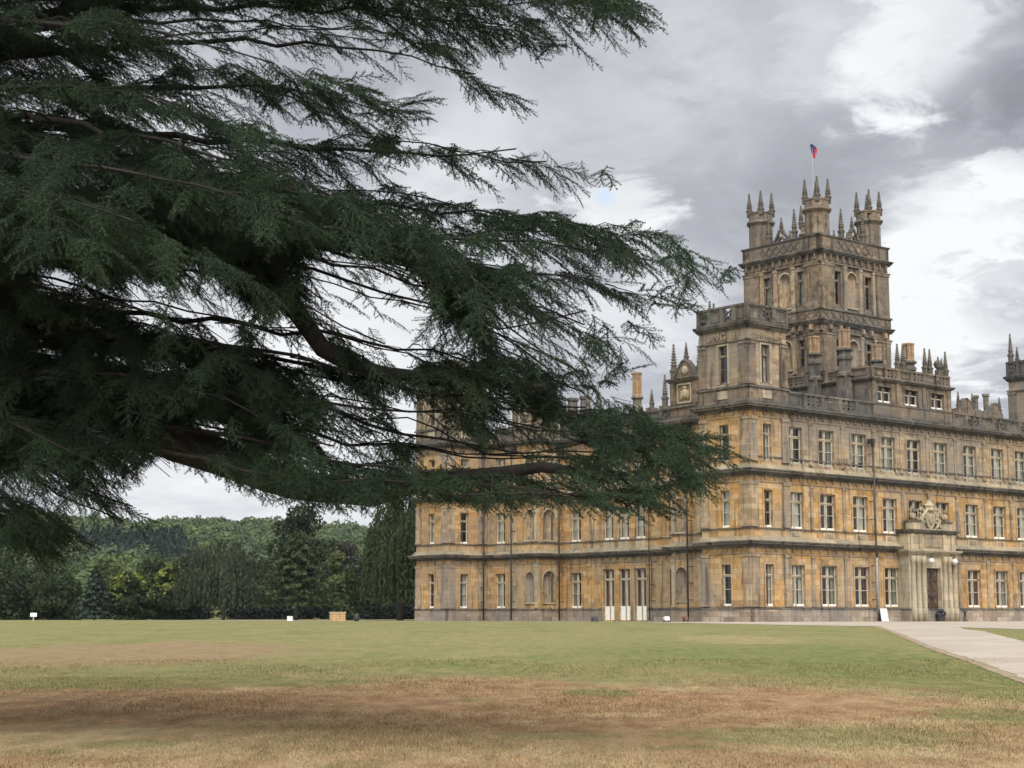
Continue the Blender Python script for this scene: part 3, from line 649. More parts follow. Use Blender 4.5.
ob = MB(); ob.box(25.55, 26.0, .2, .65, 21.73, 22.3, 0); ob.lathe(25.78, .42, [(.12, 22.3), (.34, 22.55), (.42, 22.85), (.30, 23.1), (.10, 23.2), (.05, 23.5)], 8, 0, 0); ob.build('urn_finial', [M_DARK], castle)

# ---- chimneys
def chimney(u, v, z0, zs, zt, w=0.75, pots=4, foot=None):
    """grey pedestal with cap, then a cluster of tall orange shafts"""
    mb = MB()
    if foot: mb.box(u-w*0.9, u+w*0.9, v-w*0.9, v+w*0.9, foot, z0, 0)
    mb.lathe(u, v, [(w*1.25, z0), (w*1.25, z0+.25), (w*.95, z0+.4), (w*.95, z0+(zs-z0)*.55), (w*1.2, z0+(zs-z0)*.62), (w*1.2, z0+(zs-z0)*.72), (w*.9, z0+(zs-z0)*.8), (w*.9, zs-.22), (w*1.28, zs-.14), (w*1.28, zs)], 8, math.pi/8, 0)
    c = mb.build('chimney', [M_DARK], castle); p = MB(); r = w*0.40
    for k in range(pots):
        a = math.pi/4+2*math.pi*k/pots; x, y = u+math.cos(a)*r*1.25, v+math.sin(a)*r*1.25
        p.lathe(x, y, [(r*1.15, zs), (r*1.15, zs+.16), (r*.95, zs+.22), (r*.95, zt-.22), (r*1.2, zt-.14), (r*1.2, zt), (r*.75, zt), (r*.7, zt-.3)], 8, 0, 0, cap=False)
    p.build('chimney_shaft', [M_BRICK], c)
chimney(15.45, 5.93, 21.0, 23.4, 24.95, 0.52, 4, 17.2); chimney(15.45, 2.58, 21.0, 23.4, 25.1, 0.6, 4, 17.2)
chimney(19.2, 2.1, 21.0, 22.7, 24.1, 0.5, 4); chimney(22.25, 0.95, 20.7, 22.75, 24.4, 0.56, 4)
chimney(9.0, 21.8, 17.1, 20.6, 22.9, 0.48, 4); 
for v, u in ((36.4, 14), (34.5, 14)):
    c = MB(); c.lathe(u, v, [(.75, 17.1), (.75, 20.4), (.55, 20.6), (.48, 22.0), (.62, 22.1), (.62, 22.35), (.4, 22.4)], 8, 0.2, 0); c.build('chimney', [M_DARK], castle)

# ---- corner towers (near, left end, right end), all alike
def lettering(text, fr, a, z, size, out):
    cu = bpy.data.curves.new('lettering', 'FONT'); cu.body = text; cu.size = size; cu.extrude = 0.04; cu.align_x = 'CENTER'; cu.space_character = 1.35
    t = bpy.data.objects.new('lettering', cu); COL.objects.link(t); bpy.context.view_layer.update()
    me = bpy.data.meshes.new_from_object(t.evaluated_get(bpy.context.evaluated_depsgraph_get())); bpy.data.objects.remove(t)
    me.materials.clear(); me.materials.append(M_PALE)
    o = bpy.data.objects.new('carved_lettering', me); COL.objects.link(o); o.parent = castle
    rz = math.atan2(fr.d[1], fr.d[0]) if not fr.flip else math.atan2(-fr.d[1], -fr.d[0])
    o.matrix_local = Matrix.Translation(fr(a, out, z)) @ Matrix.Rotation(rz, 4, 'Z') @ Matrix.Rotation(math.pi/2, 4, 'X')
def corner_tower(u0, u1, v0, v1, letters=False, seed=0):
    mb = MB(); faces = ((FR(v0), u0, u1), (FL(u0), v0, v1), (FB(v1), u0, u1), (FE(u1), v0, v1)); wl = []
    UP = (18.94, 22.05)
    for n, (f_, a0, a1) in enumerate(faces):
        ac = (a0+a1)/2+(0.0 if n != 0 else -0.25)
        wins = [wop(ac, 1.0, G), wop(ac, 1.0, F1), wop(ac, 1.0, F2), (ac-.5, ac+.5, UP[0], UP[1], 1)]
        if n == 2: wins = wins[3:]
        if n == 3: wins = wins[3:]
        for k, (z0, z1, m) in enumerate(((-0.4, 5.8, OCH), (5.8, 11.48, OCH), (11.48, 17.0, OCH), (17.0, 23.4, OCG))):
            wall(mb, f_, a0, a1, z0, z1, [w for w in wins if z0 < w[2] < z1], m)
        plinth(mb, f_, a0, a1, n < 2, 0); cornice_run(mb, f_, a0, a1, 1, 1)
        # corner piers
        for a in (a0+0.42, a1-0.42):
            for z0, z1, m in ((1.2, 5.3, OCG), (7.45, 11.0, OCG), (12.62, 16.15, OCG), (18.75, 22.2, GRY)):
                pil(mb, f_, a, 0.82, z0, z1, 0.13, m)
        mb.fbox(f_, a0-.1, a1+.1, -0.05, 0.10, 17.25, 18.50, GRY); mould(mb, f_, a0, a1, 18.50, [(0.12, 0.22), (0.08, 0.14)], DRK, 1, 1)
        mb.fbox(f_, ac-.55, ac+.55, 0.10, 0.16, 17.7, 18.35, PAL)
        mould(mb, f_, a0, a1, 22.28, [(0.12, 0.14)], GRY, 1, 1)
        mould(mb, f_, a0, a1, 23.28, [(0.12, 0.12), (0.16, 0.22), (0.16, 0.34), (0.08, 0.38)], DRK, 1, 1)
        if letters and n < 2: lettering('UNG JE' if n == 1 else 'SERVIRAY', f_, (a0+a1)/2, 22.52, 0.80 if n == 1 else 0.62, 0.12)
        if n < 2:
            for zz, cs in ((G, ('right', M_CURT) if n == 0 else (None, None)), (F1, ('full' if n else 'left', M_CURT)), (F2, ('right', M_CURT))): wl.append((f_, ac, zz, 1.0, 'cross', cs))
        wl.append((f_, ac, UP, 1.0, 'tower', ('right', M_CURT) if n < 2 else (None, None)))
    mb.box(u0+.3, u1-.3, v0+.3, v1-.3, 23.5, 23.7, ROOF)
    mb.build('corner_tower', CM, castle)
    for f_, ac, zz, w, st, cs in wl: window(f_, ac, zz[0], zz[1], w, 1, st, *cs)
    bl = MB()
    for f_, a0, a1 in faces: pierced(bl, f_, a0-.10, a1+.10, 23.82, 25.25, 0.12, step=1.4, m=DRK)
    bl.build('balustrade', CM, castle)
corner_tower(0, 4.62, -0.2, 5.1, True)
corner_tower(0, 4.62, 38.9, 43.9)
corner_tower(43.4, 48.0, -0.2, 5.0)
for u, v in ((43.5, 4.7), (47.7, 4.7), (43.5, 0.1), (47.7, 0.1)): pin(P_MID, u, v, 25.2)
pin(P_SM, 44.6, 4.7, 25.2)
pin(P_TALL, .6, 4.4, 23.8); pin(P_TALL, 1.6, 4.9, 23.8)

# ---- garden range (left-hand front): blocks at u=4.5, middle at u=7.4
mb = MB(); BU, MU = 4.5, 7.4
ZS = ((-0.4, 5.8, OCH), (5.8, 11.48, OCH), (11.48, 17.4, OCH))
def block(v0, v1, wv, nv):
    f_ = FL(BU); w = [wop(wv, 1.5, zz) for zz in (G, F1, F2)]; nn = [nop(nv, 1.35, a, b) for a, b in ((1.75, 4.6), (7.6, 10.5), (12.75, 15.7))]
    for z0, z1, m in ZS: wall(mb, f_, v0, v1, z0, z1, [o for o in w+nn if z0 < o[2] < z1], m)
    for o in nn: niche(mb, f_, nv, o[2], o[3], 1.35)
    plinth(mb, f_, v0, v1); cornice_run(mb, f_, v0, v1, 0, 0)
    for a in (v0+.22, v1-.22, (wv+nv)/2):
        for z0, z1 in ((1.2, 5.3), (7.45, 11.0), (12.62, 16.15)): pil(mb, f_, a, 0.42, z0, z1, 0.10, PAL)
    for zz, cs in ((G, 'narrow'), (F1, 'sides'), (F2, 'sides')): window(f_, wv, zz[0], zz[1], 1.5, 2, 'cross', cs, M_CURT)
    for z in (6.70, 12.20): mb.fbox(f_, wv-.72, wv+.72, 0, 0.06, z-.02, z+.54, PAL)
block(30.75, 38.9, 36.3, 31.95); block(5.1, 13.05, 7.5, 11.9)
fs = FR(38.9)
# side of the left-hand block, with a broad niche, and its twin
for f_, vis in ((FR(30.75), True), (FB(13.05), False)):
    nn = [nop(5.85, 1.5, a, b) for a, b in ((1.75, 4.7), (7.6, 10.5), (12.75, 15.7))]
    for z0, z1, m in ZS: wall(mb, f_, BU, MU, z0, z1, [o for o in nn if z0 < o[2] < z1], m)
    for o in nn: niche(mb, f_, 5.85, o[2], o[3], 1.5)
    plinth(mb, f_, BU, MU, 0); cornice_run(mb, f_, BU, MU, 1, 0)
f_ = FL(MU); TR = (19.9, 22.0, 24.1); SW = (15.4, 28.6)
g_ = [wop(v, 1.5, (0.12, 4.75)) for v in TR]+[wop(v, 1.5, G) for v in SW]
u1_ = [wop(v, 1.4, F1) for v in TR]+[wop(v, 1.5, F1) for v in SW]; u2_ = [wop(v, 1.4, F2) for v in TR]+[wop(v, 1.5, F2) for v in SW]
for (z0, z1, m), o in zip(ZS, (g_, u1_, u2_)): wall(mb, f_, 13.05, 30.75, z0, z1, o, m)
cornice_run(mb, f_, 13.05, 30.75)
for a0, a1 in ((13.05, 18.95), (25.05, 30.75)): plinth(mb, f_, a0, a1)
for a in (13.6, 17.3, 18.7, 25.3, 26.7, 30.2):
    for z0, z1 in ((1.2, 5.3), (7.45, 11.0), (12.62, 16.15)): pil(mb, f_, a, 0.36, z0, z1, 0.08, OCH)
for v in TR+SW:
    for z in (6.70, 12.20): mb.fbox(f_, v-.7, v+.7, 0, 0.06, z-.02, z+.54, PAL)
# rear and far walls, plain
for fz, a0, a1 in ((FB(43.6), 4.62, 48), (FE(48), 5.0, 43.6)):
    for z0, z1, m in ZS: wall(mb, fz, a0, a1, z0, z1, [], m)
    cornice_run(mb, fz, a0, a1, br=False)
mb.build('garden_front', CM, castle)
for v in TR:
    window(f_, v, 0.12, 4.75, 1.5, 2, 'french', 'narrow', M_RED); window(f_, v, *F1, 1.4, 2, 'cross', 'sides', M_CURT); window(f_, v, *F2, 1.4, 2, 'cross', 'narrow', M_CURT)
for v in SW:
    window(f_, v, *G, 1.5, 2, 'cross', 'narrow', M_BLIND); window(f_, v, *F1, 1.5, 2, 'cross', 'sides', M_CURT); window(f_, v, *F2, 1.5, 2, 'cross', 'sides', M_BLIND)
bl = MB()
pierced(bl, FL(MU), 13.1, 30.7, 17.32, 18.9, 0.10, step=2.0); pierced(bl, FL(BU), 5.3, 9.3, 17.32, 18.6, 0.1, step=2.0); pierced(bl, FL(BU), 34.6, 38.8, 17.32, 18.6, 0.1, step=2.0)
bl.build('balustrade', CM, castle)
# heraldic gables over the two blocks
for v0, v1 in ((9.45, 13.0), (30.8, 34.5)):
    mb = MB(); f_ = FL(BU); vc = (v0+v1)/2
    mb.box(BU+0.02, BU+2.6, v0, v1, 17.2, 20.75, GRY)
    mould(mb, f_, v0, v1, 18.3, [(0.12, 0.14), (0.08, 0.08)], DRK, 1, 1); mould(mb, f_, v0, v1, 20.5, [(0.12, 0.12), (0.14, 0.26), (0.10, 0.34)], DRK, 1, 1)
    fb = FR(v0); mould(mb, fb, BU, BU+2.6, 20.5, [(0.12, 0.12), (0.14, 0.26), (0.10, 0.34)], DRK)
    # square panel with a carved shield
    for p, q in (((vc-.8, 18.7), (vc+.8, 18.7)), ((vc-.8, 20.3), (vc+.8, 20.3)), ((vc-.8, 18.7), (vc-.8, 20.3)), ((vc+.8, 18.7), (vc+.8, 20.3))): mb.fbar(f_, p, q, 0.14, -0.02, 0.12, PAL)
    mb.ell(f_(vc, 0.02, 19.5), (0.14, 0.36, 0.46), PAL); mb.ell(f_(vc-.4, 0.02, 19.35), (.1, .2, .42), OCG, jit=.1); mb.ell(f_(vc+.4, 0.02, 19.35), (.1, .2, .42), OCG, jit=.1); mb.ell(f_(vc, .02, 20.0), (.12, .3, .14), PAL)
    for a in (v0+.3, v1-.3): mb.fbox(f_, a-.22, a+.22, 0, 0.12, 18.55, 20.5, GRY)
    # scrolled gable
    n = 14
    top = [(v0+.35+(v1-v0-.7)*i/n, 20.86+1.55*math.sin(math.pi*i/n)**1.3) for i in range(n+1)]
    pts = [(v0+.35, 20.8)]+top+[(v1-.35, 20.8)]
    mb.poly([f_(a, -0.05, z) for a, z in pts], GRY); mb.poly([f_(a, -0.45, z) for a, z in reversed(pts)], GRY)
    for i in range(n): mb.fbar(f_, top[i], top[i+1], 0.16, -0.5, 0.06, DRK)
    mb.ell(f_(vc, -.05, 21.5), (.14, .4, .4), PAL)
    mb.build('heraldic_gable', CM, castle)
    pin(P_SM, BU+.25, vc, 22.3); pin(P_BIG, BU+.3, v0+.2, 20.85); pin(P_BIG, BU+.3, v1-.2, 20.85); pin(P_TALL, BU+2.3, v0+.3, 20.85)
for v, me in ((14.6, P_SM), (16.9, P_MID), (18.6, P_SM), (25.5, P_SM), (27.2, P_MID)):
    c = MB(); c.box(MU-.05, MU+.75, v-.4, v+.4, 17.2, 19.2, 0); c.build('parapet_pier', [M_GREY], castle); pin(me, MU+.35, v, 19.2)

# ---- the great tower
TU0, TU1, TV0, TV1 = 17.15, 26.85, 6.5, 15.6
mb = MB()
LOW, HI = (22.6, 25.15), (28.3, 31.45)
for n, (f_, a0, a1) in enumerate(((FR(TV0), TU0, TU1), (FL(TU0), TV0, TV1), (FB(TV1), TU0, TU1), (FE(TU1), TV0, TV1))):
    s = (a1-a0)/10.1
    wa, na, wb = a0+2.45*s, a0+4.6*s, a0+7.0*s
    for z0, z1, zz in ((17.0, 26.6, LOW), (26.6, 33.0, HI)):
        wall(mb, f_, a0, a1, z0, z1, [(wa-.45, wa+.45, zz[0], zz[1], 0), (wb-.45, wb+.45, zz[0], zz[1], 0), nop(na, 1.35, zz[0], zz[1]+.1)], GRY)
        niche(mb, f_, na, zz[0], zz[1]+.1, 1.35, OCG, 0.5)
        for a in (na-1.15*s, na+1.2*s): pil(mb, f_, a, .38, zz[0]-.5, zz[1]+.55, .16, OCG)
        pil(mb, f_, a0+.95, 1.75, zz[0]-.5, zz[1]+.55, .18, GRY); pil(mb, f_, a1-.95, 1.75, zz[0]-.5, zz[1]+.55, .18, GRY)
        pil(mb, f_, a1-2.2, .34, zz[0]-.5, zz[1]+.55, .12, OCG)
        for a in (wa, wb): window(f_, a, zz[0], zz[1], 0.9, 1, 'tower', *(('left', M_BLIND) if n < 2 and zz is HI else (None, None)))
    # middle string, its carved heads and panelled band
    mould(mb, f_, a0, a1, 25.75, [(0.10, 0.20)], GRY, 1, 1)
    mould(mb, f_, a0, a1, 26.45, [(0.14, 0.2), (0.16, 0.30), (0.12, 0.40)], DRK, 1, 1); mb.fbox(f_, a0-.12, a1+.12, -.05, .12, 26.87, 27.75, GRY); mould(mb, f_, a0, a1, 27.75, [(0.14, 0.24), (0.08, 0.16)], DRK, 1, 1)
    for a in (a0+.95, wa, na-1.15*s, na+1.2*s, wb, a1-.95): mb.fbox(f_, a-.2, a+.2, 0, .34, 25.87, 26.44, GRY); mb.fbox(f_, a-.13, a+.13, .34, .42, 25.95, 26.35, OCG)
    for k in range(9):
        a = a0+(k+.5)*(a1-a0)/9
        for p, q in (((a-.42, 27.0), (a+.42, 27.6)), ((a-.42, 27.6), (a+.42, 27.0))): mb.fbar(f_, p, q, .08, .1, .16, DRK)
    mould(mb, f_, a0, a1, 32.05, [(0.12, 0.18)], GRY, 1, 1)
    for k in range(11):
        a = a0+(k+.5)*(a1-a0)/11; mb.fbox(f_, a-.10, a+.10, 0, .24, 32.3, 32.85, GRY)
    mould(mb, f_, a0, a1, 32.85, [(0.14, 0.2), (0.16, 0.32), (0.12, 0.42)], DRK, 1, 1)
    mb.fbox(f_, a0-.1, a1+.1, -.3, .1, 33.27, 34.45, GRY); mould(mb, f_, a0, a1, 34.45, [(0.10, .16), (.08, .22)], DRK, 1, 1)
    for k in range(5):
        a = a0+2.4+(k+.5)*(a1-a0-4.8)/5
        for p, q in (((a-.45, 33.45), (a+.45, 34.3)), ((a-.45, 34.3), (a+.45, 33.45))): mb.fbar(f_, p, q, .10, .08, .16, DRK)
    # small scrolled crest and pinnacles between the turrets
    c0 = (a0+a1)/2
    for sx in (-1, 1):
        mb.fbar(f_, (c0+sx*.95, 34.6), (c0+sx*.5, 35.2), .2, -.25, .0, DRK); mb.fbar(f_, (c0+sx*.5, 35.2), (c0+sx*.15, 35.75), .2, -.25, .0, DRK); mb.fbar(f_, (c0+sx*.6, 34.6), (c0+sx*.1, 35.0), .18, -.25, 0, DRK)
    mb.ell(f_(c0, -.12, 35.2), (.2, .2, .25), PAL)
    p = f_(c0, -.15, 35.5); pin(P_SM, p[0], p[1], p[2]-.2)
    for a in (c0-1.55, c0+1.55): p = f_(a, -.15, 34.6); pin(P_MID, p[0], p[1], p[2])
mb.box(TU0+.3, TU1-.3, TV0+.3, TV1-.3, 33.0, 33.2, ROOF)
mb.build('great_tower', CM, castle)
P_TUR = pinn_mesh(2.35, .44)
for tu in (TU0+1.15, TU1-1.15):
    for tv in (TV0+1.15, TV1-1.15):
        t = MB(); c8 = math.cos(math.pi/8)
        t.lathe(tu, tv, [(1.12, 33.3), (1.12, 36.75), (1.20, 36.85), (1.40, 37.05), (1.40, 37.18), (1.16, 37.3), (1.16, 37.9), (1.24, 37.96), (1.24, 38.08), (.9, 38.08), (.9, 37.6)], 8, math.pi/8-0.0, 0)
        for k in range(8):
            a = math.pi/4*k; x, y = tu+1.04*math.cos(a), tv+1.04*math.sin(a)
            t.lathe(x, y, [(.07, 34.7), (.07, 36.6)], 5, 0, 1)
        o = t.build('turret', [M_GREY, M_DARK], castle)
        for k in range(4):
            a = math.pi/4+math.pi/2*k-R_(1.5); link('pinnacle', P_TUR, o, (tu+1.04*math.cos(a), tv+1.04*math.sin(a), 37.75))
# flag on its staff
fp = cw(22.0, 11.1, 33.2); flag = empty('flag', fp); tag(flag, 'small furled blue and red flag on the staff above the tallest tower', 'flag')
M_STAFF = plain('grey_staff', (0.30, 0.31, 0.33), .5)
f = MB(); f.tube([(0, 0, 0), (0, 0, 11.7)], [.035, .018], 6); f.build('flagpole', [M_STAFF], flag)
M_BLUE = plain('navy_cloth', (0.03, 0.03, 0.13), .8); M_REDC = plain('red_cloth', (0.55, 0.05, 0.07), .8)
f = MB()
for i in range(10):
    for j in range(5):
        def pt(i, j):
            t = i/10.0; wd = .44*(0.45+.55*math.sin(math.pi*min(1, t*1.1+.08))); x = -.20+t*.26+j/4*wd; return (x, .13*math.sin(j*1.7+i*.35), 11.6-1.35*t)
        f.poly([pt(i, j), pt(i, j+1), pt(i+1, j+1), pt(i+1, j)], 1 if (j >= 3 and i >= 3) or i >= 7 else 0, True)
f.build('flag_cloth', [M_BLUE, M_REDC], flag)

# ---- porch
mb = MB(); fp_ = FR(-PO); DU = 22.05
wall(mb, fp_, PU0, PU1, -0.4, 7.7, [(DU-1.0, DU+1.0, 0.0, 4.55)], PAL, back=False)
mb.poly([FL(PU0)(a, 0, z) for a, z in ((-PO, -.4), (0, -.4), (0, 7.7), (-PO, 7.7))], PAL); mb.poly([FE(PU1)(a, 0, z) for a, z in ((-PO, -.4), (0, -.4), (0, 7.7), (-PO, 7.7))], PAL)
mb.box(PU0, PU1, -PO, 0, 7.7, 7.75, PAL)
for f_, a0, a1 in ((fp_, PU0, PU1), (FL(PU0), -PO+.002, -.002), (FE(PU1), -PO+.002, -.002)):
    e = f_ is fp_
    mould(mb, f_, a0, a1, 5.55, [(.12, .08), (.16, .18), (.12, .34), (.12, .42)], PAL, e, e); mould(mb, f_, a0, a1, 7.45, [(.12, .10), (.14, .24), (.10, .32)], DRK, e, e)
    mould(mb, f_, a0, a1, .98, [(.12, .12)], DRK, e, e); mb.fbox(f_, a0, a1, -.02, .08, -.4, .98, PLI)
for a in (PU0+.45, PU0+1.15, PU0+1.85, PU1-1.85, PU1-1.15, PU1-.45):     # engaged columns
    x, y, _ = fp_(a, .10, 0); mb.lathe(x, y, [(.30, 0), (.30, 1.05), (.24, 1.15), (.23, 3.0), (.20, 4.95), (.28, 5.05), (.30, 5.35), (.24, 5.55)], 12, 0, PAL, True)
for a in (PU0+.5, PU0+1.7, PU1-1.7, PU1-.5): mb.fbox(fp_, a-.22, a+.22, 0, .10, 6.1, 7.45, PAL)
mb.fbox(fp_, DU-1.2, DU+1.2, 0, .08, 6.35, 7.25, OCG)
for a in (PU0+1.2, PU1-1.1):                # pedestals with crouching carved beasts
    mb.fbox(fp_, a-.55, a+.55, -.75, 0.1, 7.8, 8.5, PAL); mb.fbox(fp_, a-.65, a+.65, -.85, .2, 8.5, 8.62, DRK)
    x, y, _ = fp_(a, -.3, 0); mb.ell((x, y, 8.95), (.40, .24, .36), OCG, jit=.18); mb.ell((x+.08, y-.05, 9.4), (.2, .2, .24), GRY, jit=.18); mb.tube([(x-.25, y, 8.7), (x-.38, y, 9.1), (x-.2, y, 9.5), (x-.3, y, 9.8)], [.1, .09, .07, .04], 6, OCG)
mb.build('porch', CM, castle)
cr_ = MB(); rg = random.Random(3)
x, y, _ = fp_(DU, -.35, 0)
for i in range(11):                          # shield outline, then crown and supporters
    pass
sh = [(-.62, 9.35), (.62, 9.35), (.62, 8.7), (.42, 8.15), (0, 7.8), (-.42, 8.15), (-.62, 8.7)]
cr_.poly([(x+a, y-.22, z) for a, z in sh]); 
for i in range(len(sh)):
    a, b = sh[i], sh[(i+1) % len(sh)]; cr_.poly([(x+a[0], y-.22, a[1]), (x+a[0], y+.1, a[1]), (x+b[0], y+.1, b[1]), (x+b[0], y-.22, b[1])])
cr_.ell((x, y-.22, 8.85), (.42, .10, .42)); cr_.ell((x, y-.26, 8.5), (.2, .1, .25))
cr_.lathe(x, y-.05, [(.35, 9.4), (.50, 9.55), (.45, 9.75), (.55, 9.95), (.30, 10.1), (.10, 10.4)], 8)
for s in (-1, 1):
    for k in range(60):
        t = rg.random(); cr_.ell((x+s*(.75+1.0*rg.random()*(1-.4*t)), y+rg.uniform(-.2, .1), 7.85+1.9*t), (rg.uniform(.06, .15),)*2+(rg.uniform(.09, .2),), 0, 7, 5, .2, rg)
    cr_.tube([(x+s*(.7+.5*math.sin(i*.5)), y-.15, 7.9+i*.22) for i in range(11)], [.13]*11, 6)
cr_.box(x-1.9, x+1.9, y-.25, y+.3, 7.72, 7.95)
cr_.build('carved_crest', [M_PALE], castle)
d = MB(); fd = FR(-PO+.40)
d.fbox(fd, DU-1.0, DU+1.0, -.08, 0, .02, 4.55)
for cx in (-.5, .5):
    for z0, z1 in ((.2, 1.1), (1.25, 2.0), (2.15, 3.3), (3.45, 4.4)): 
        d.fbox(fd, DU+cx-.38, DU+cx+.38, 0, .05, z0, z1); d.fbox(fd, DU+cx-.26, DU+cx+.26, .05, .09, z0+.12, z1-.12); d.ell(fd(DU+cx, .1, (z0+z1)/2), (.13, .06, .18))
d.fbox(fd, DU-.04, DU+.04, 0, .07, .02, 4.55)
do = d.build('door', [M_DOOR], castle)
k = MB(); 
for s in (-1, 1): k.ell(fd(DU+s*.14, .14, 2.1), (.09, .06, .16))
k.build('door_handle', [M_IRON], do)
bx = MB(); bx.fbox(fp_, DU+1.32, DU+1.52, .0, .14, 1.9, 2.35); bx.build('bell_box', [M_IRON], castle)
M_OPAL = plain('opal_glass', (.50, .49, .45), .25, 0, .03)
for a in (21.0, 24.3):
    lo = MB(); p = fp_(a, .55, 5.12); lo.tube([fp_(a, .0, 5.75), fp_(a, .3, 5.85), fp_(a, .5, 5.75), fp_(a, .55, 5.5)], .05, 6); lo.lathe(p[0], p[1], [(.16, 5.42), (.10, 5.52), (.03, 5.58)], 8); lo.lathe(p[0], p[1], [(.05, 4.66), (.12, 4.72)], 8)
    l = lo.build('porch_lantern', [M_IRON], castle); g2 = MB(); g2.ell(p, (.29, .29, .28), 0, 14, 9); g2.build('globe', [M_OPAL], l)

# ---- downpipes
def pipe(fr, a, z0, z1, r=.075, hopper=True, m=M_IRON, o=.60):
    mb = MB(); 
    mb.tube([fr(a, o, zz_) for zz_ in (z0, z1*.5, z1)], r, 7)
    for z in (1.8, 3.2, 4.6, 8.5, 10, 14):
        if z < z1: mb.fbox(fr, a-.04, a+.04, 0, o, z, z+.06)
    if hopper: mb.fbox(fr, a-.13, a+.13, 0, .72, z1, z1+.4); mb.fbox(fr, a-.08, a+.08, .4, .68, z1-.3, z1)
    mb.build('downpipe', [m], castle)
pipe(FR(0), 14.95, 5.3, 14.9)
M_PIPE2 = plain('lead_grey_pipe', (.22, .21, .19), .6)
lp = MB(); lp.tube([FR(0)(14.95, .60, .1), FR(0)(14.95, .60, 5.3)], .12, 8); lp.build('downpipe_casing', [M_PIPE2], castle)
pipe(FL(BU), 34.0, .1, 16.2); pipe(FL(MU), 30.35, .1, 16.2); pipe(FL(BU), 10.6, .1, 16.2); pipe(FR(38.9), 4.0, .1, 16.2); pipe(FL(MU), 18.2, .1, 16.2, .05, False)

# ---- small roof gable with twin shafts seen over the right-hand parapet
gu, gv = 39.8, 5.0
def hc(px, py, v):                        # house coords of a photo position on plane v
    r = ray(px, py); n = Vector((-math.sin(TH), math.cos(TH))); P0 = Vector((X0, Y0)); k = (v+P0.dot(n))/(Vector((r.x, r.y)).dot(n)); p = Vector((r.x*k, r.y*k))-P0
    return p.dot(Vector((math.cos(TH), math.sin(TH)))), EYE+r.z*k-ZB
V4 = 4.0
u_a, z_a = hc(980.5, 395, V4); u_b, z_b = hc(991, 393.5, V4); u_c, _ = hc(960, 400, V4); u_d, _ = hc(974, 402, V4); u_e, z_e = hc(1001, 404, V4); _, zg = hc(976, 410, V4)
mb = MB(); mb.box(u_c-.2, u_e+.3, V4, V4+3, 17, zg, GRY)
for a, b, h in ((u_c, u_d, 1.0), (u_b-.1, u_e, .9)):
    n = 8; top = [(a+(b-a)*i/n, zg+h*math.sin(math.pi*i/n)) for i in range(n+1)]; f_ = FR(V4)
    mb.poly([f_(x_, -.05, z_) for x_, z_ in top], GRY); mb.poly([f_(x_, -.4, z_) for x_, z_ in reversed(top)], GRY)
    for i in range(n): mb.fbar(f_, top[i], top[i+1], .12, -.45, .0, DRK)
mb.build('roof_dormer', CM, castle)
for u in (u_c, u_d, u_e): pin(P_SM, u, V4+.2, zg-.1)
for u, z in ((u_a, z_a), (u_b, z_b)):
    c = MB(); c.lathe(u, V4+.6, [(.5, zg-.4), (.5, zg+.1), (.26, zg+.2), (.26, z-.3), (.36, z-.22), (.36, z), (.2, z)], 8); c.build('chimney', [M_DARK], castle)

# ------------------------------------------------------------------ foliage makers
def leaf_quads(C, Nn, size, rng, asp=1.0, flat=0.5, hang=0.0):
    """one small leaf clump (a bent quad) at every point, facing roughly outwards"""
    n = len(C); d = rng.normal(size=(n, 3)); d = Nn*flat+d*(1-flat); d /= np.linalg.norm(d, axis=1)[:, None]+1e-9
    a = rng.normal(size=(n, 3)); a -= d*(a*d).sum(1)[:, None]; a /= np.linalg.norm(a, axis=1)[:, None]+1e-9; b = np.cross(d, a)
    if hang:
        b = rng.normal(0, .42, (n, 3)); b[:, 2] = -1; b /= np.linalg.norm(b, axis=1)[:, None]; a = np.cross(b, d); a /= np.linalg.norm(a, axis=1)[:, None]+1e-9; b = b*hang
    s = size*rng.uniform(0.6, 1.4, n)[:, None]; sa, sb = s*asp, s
    V = np.stack([C-a*sa*.5-b*sb*.15, C+a*sa*.1-b*sb*.55, C+a*sa*.55+b*sb*.12, C-a*sa*.05+b*sb*.5], 1).reshape(-1, 3)
    return V, np.arange(n*4).reshape(n, 4)
def lobes(h, w, k, rng, z0=0.15, top=1.0, squash=0.8):
    L = []
    for i in range(k):
        t = rng.uniform(z0, top); R = w*0.5*math.sin(math.pi*min(1, max(.08, (t*0.85+.15))))**0.7
        a = rng.uniform(0, 2*math.pi); rr = R*rng.uniform(.35, .85); r = w*rng.uniform(.10, .22)
        L.append((rr*math.cos(a), rr*math.sin(a), h*t-r*.4, r, r*squash))
    return L
def lobed_cloud(L, n, rng):
    L = np.array(L); p = L[:, 3]**1.7; i = rng.choice(len(L), n, p=p/p.sum()); d = rng.normal(size=(n, 3)); d /= np.linalg.norm(d, axis=1)[:, None]
    r = rng.uniform(.5, 1.08, n)**.4
    C = L[i, :3]+d*np.stack([L[i, 3], L[i, 3], L[i, 4]], 1)*r[:, None]
    return C, d
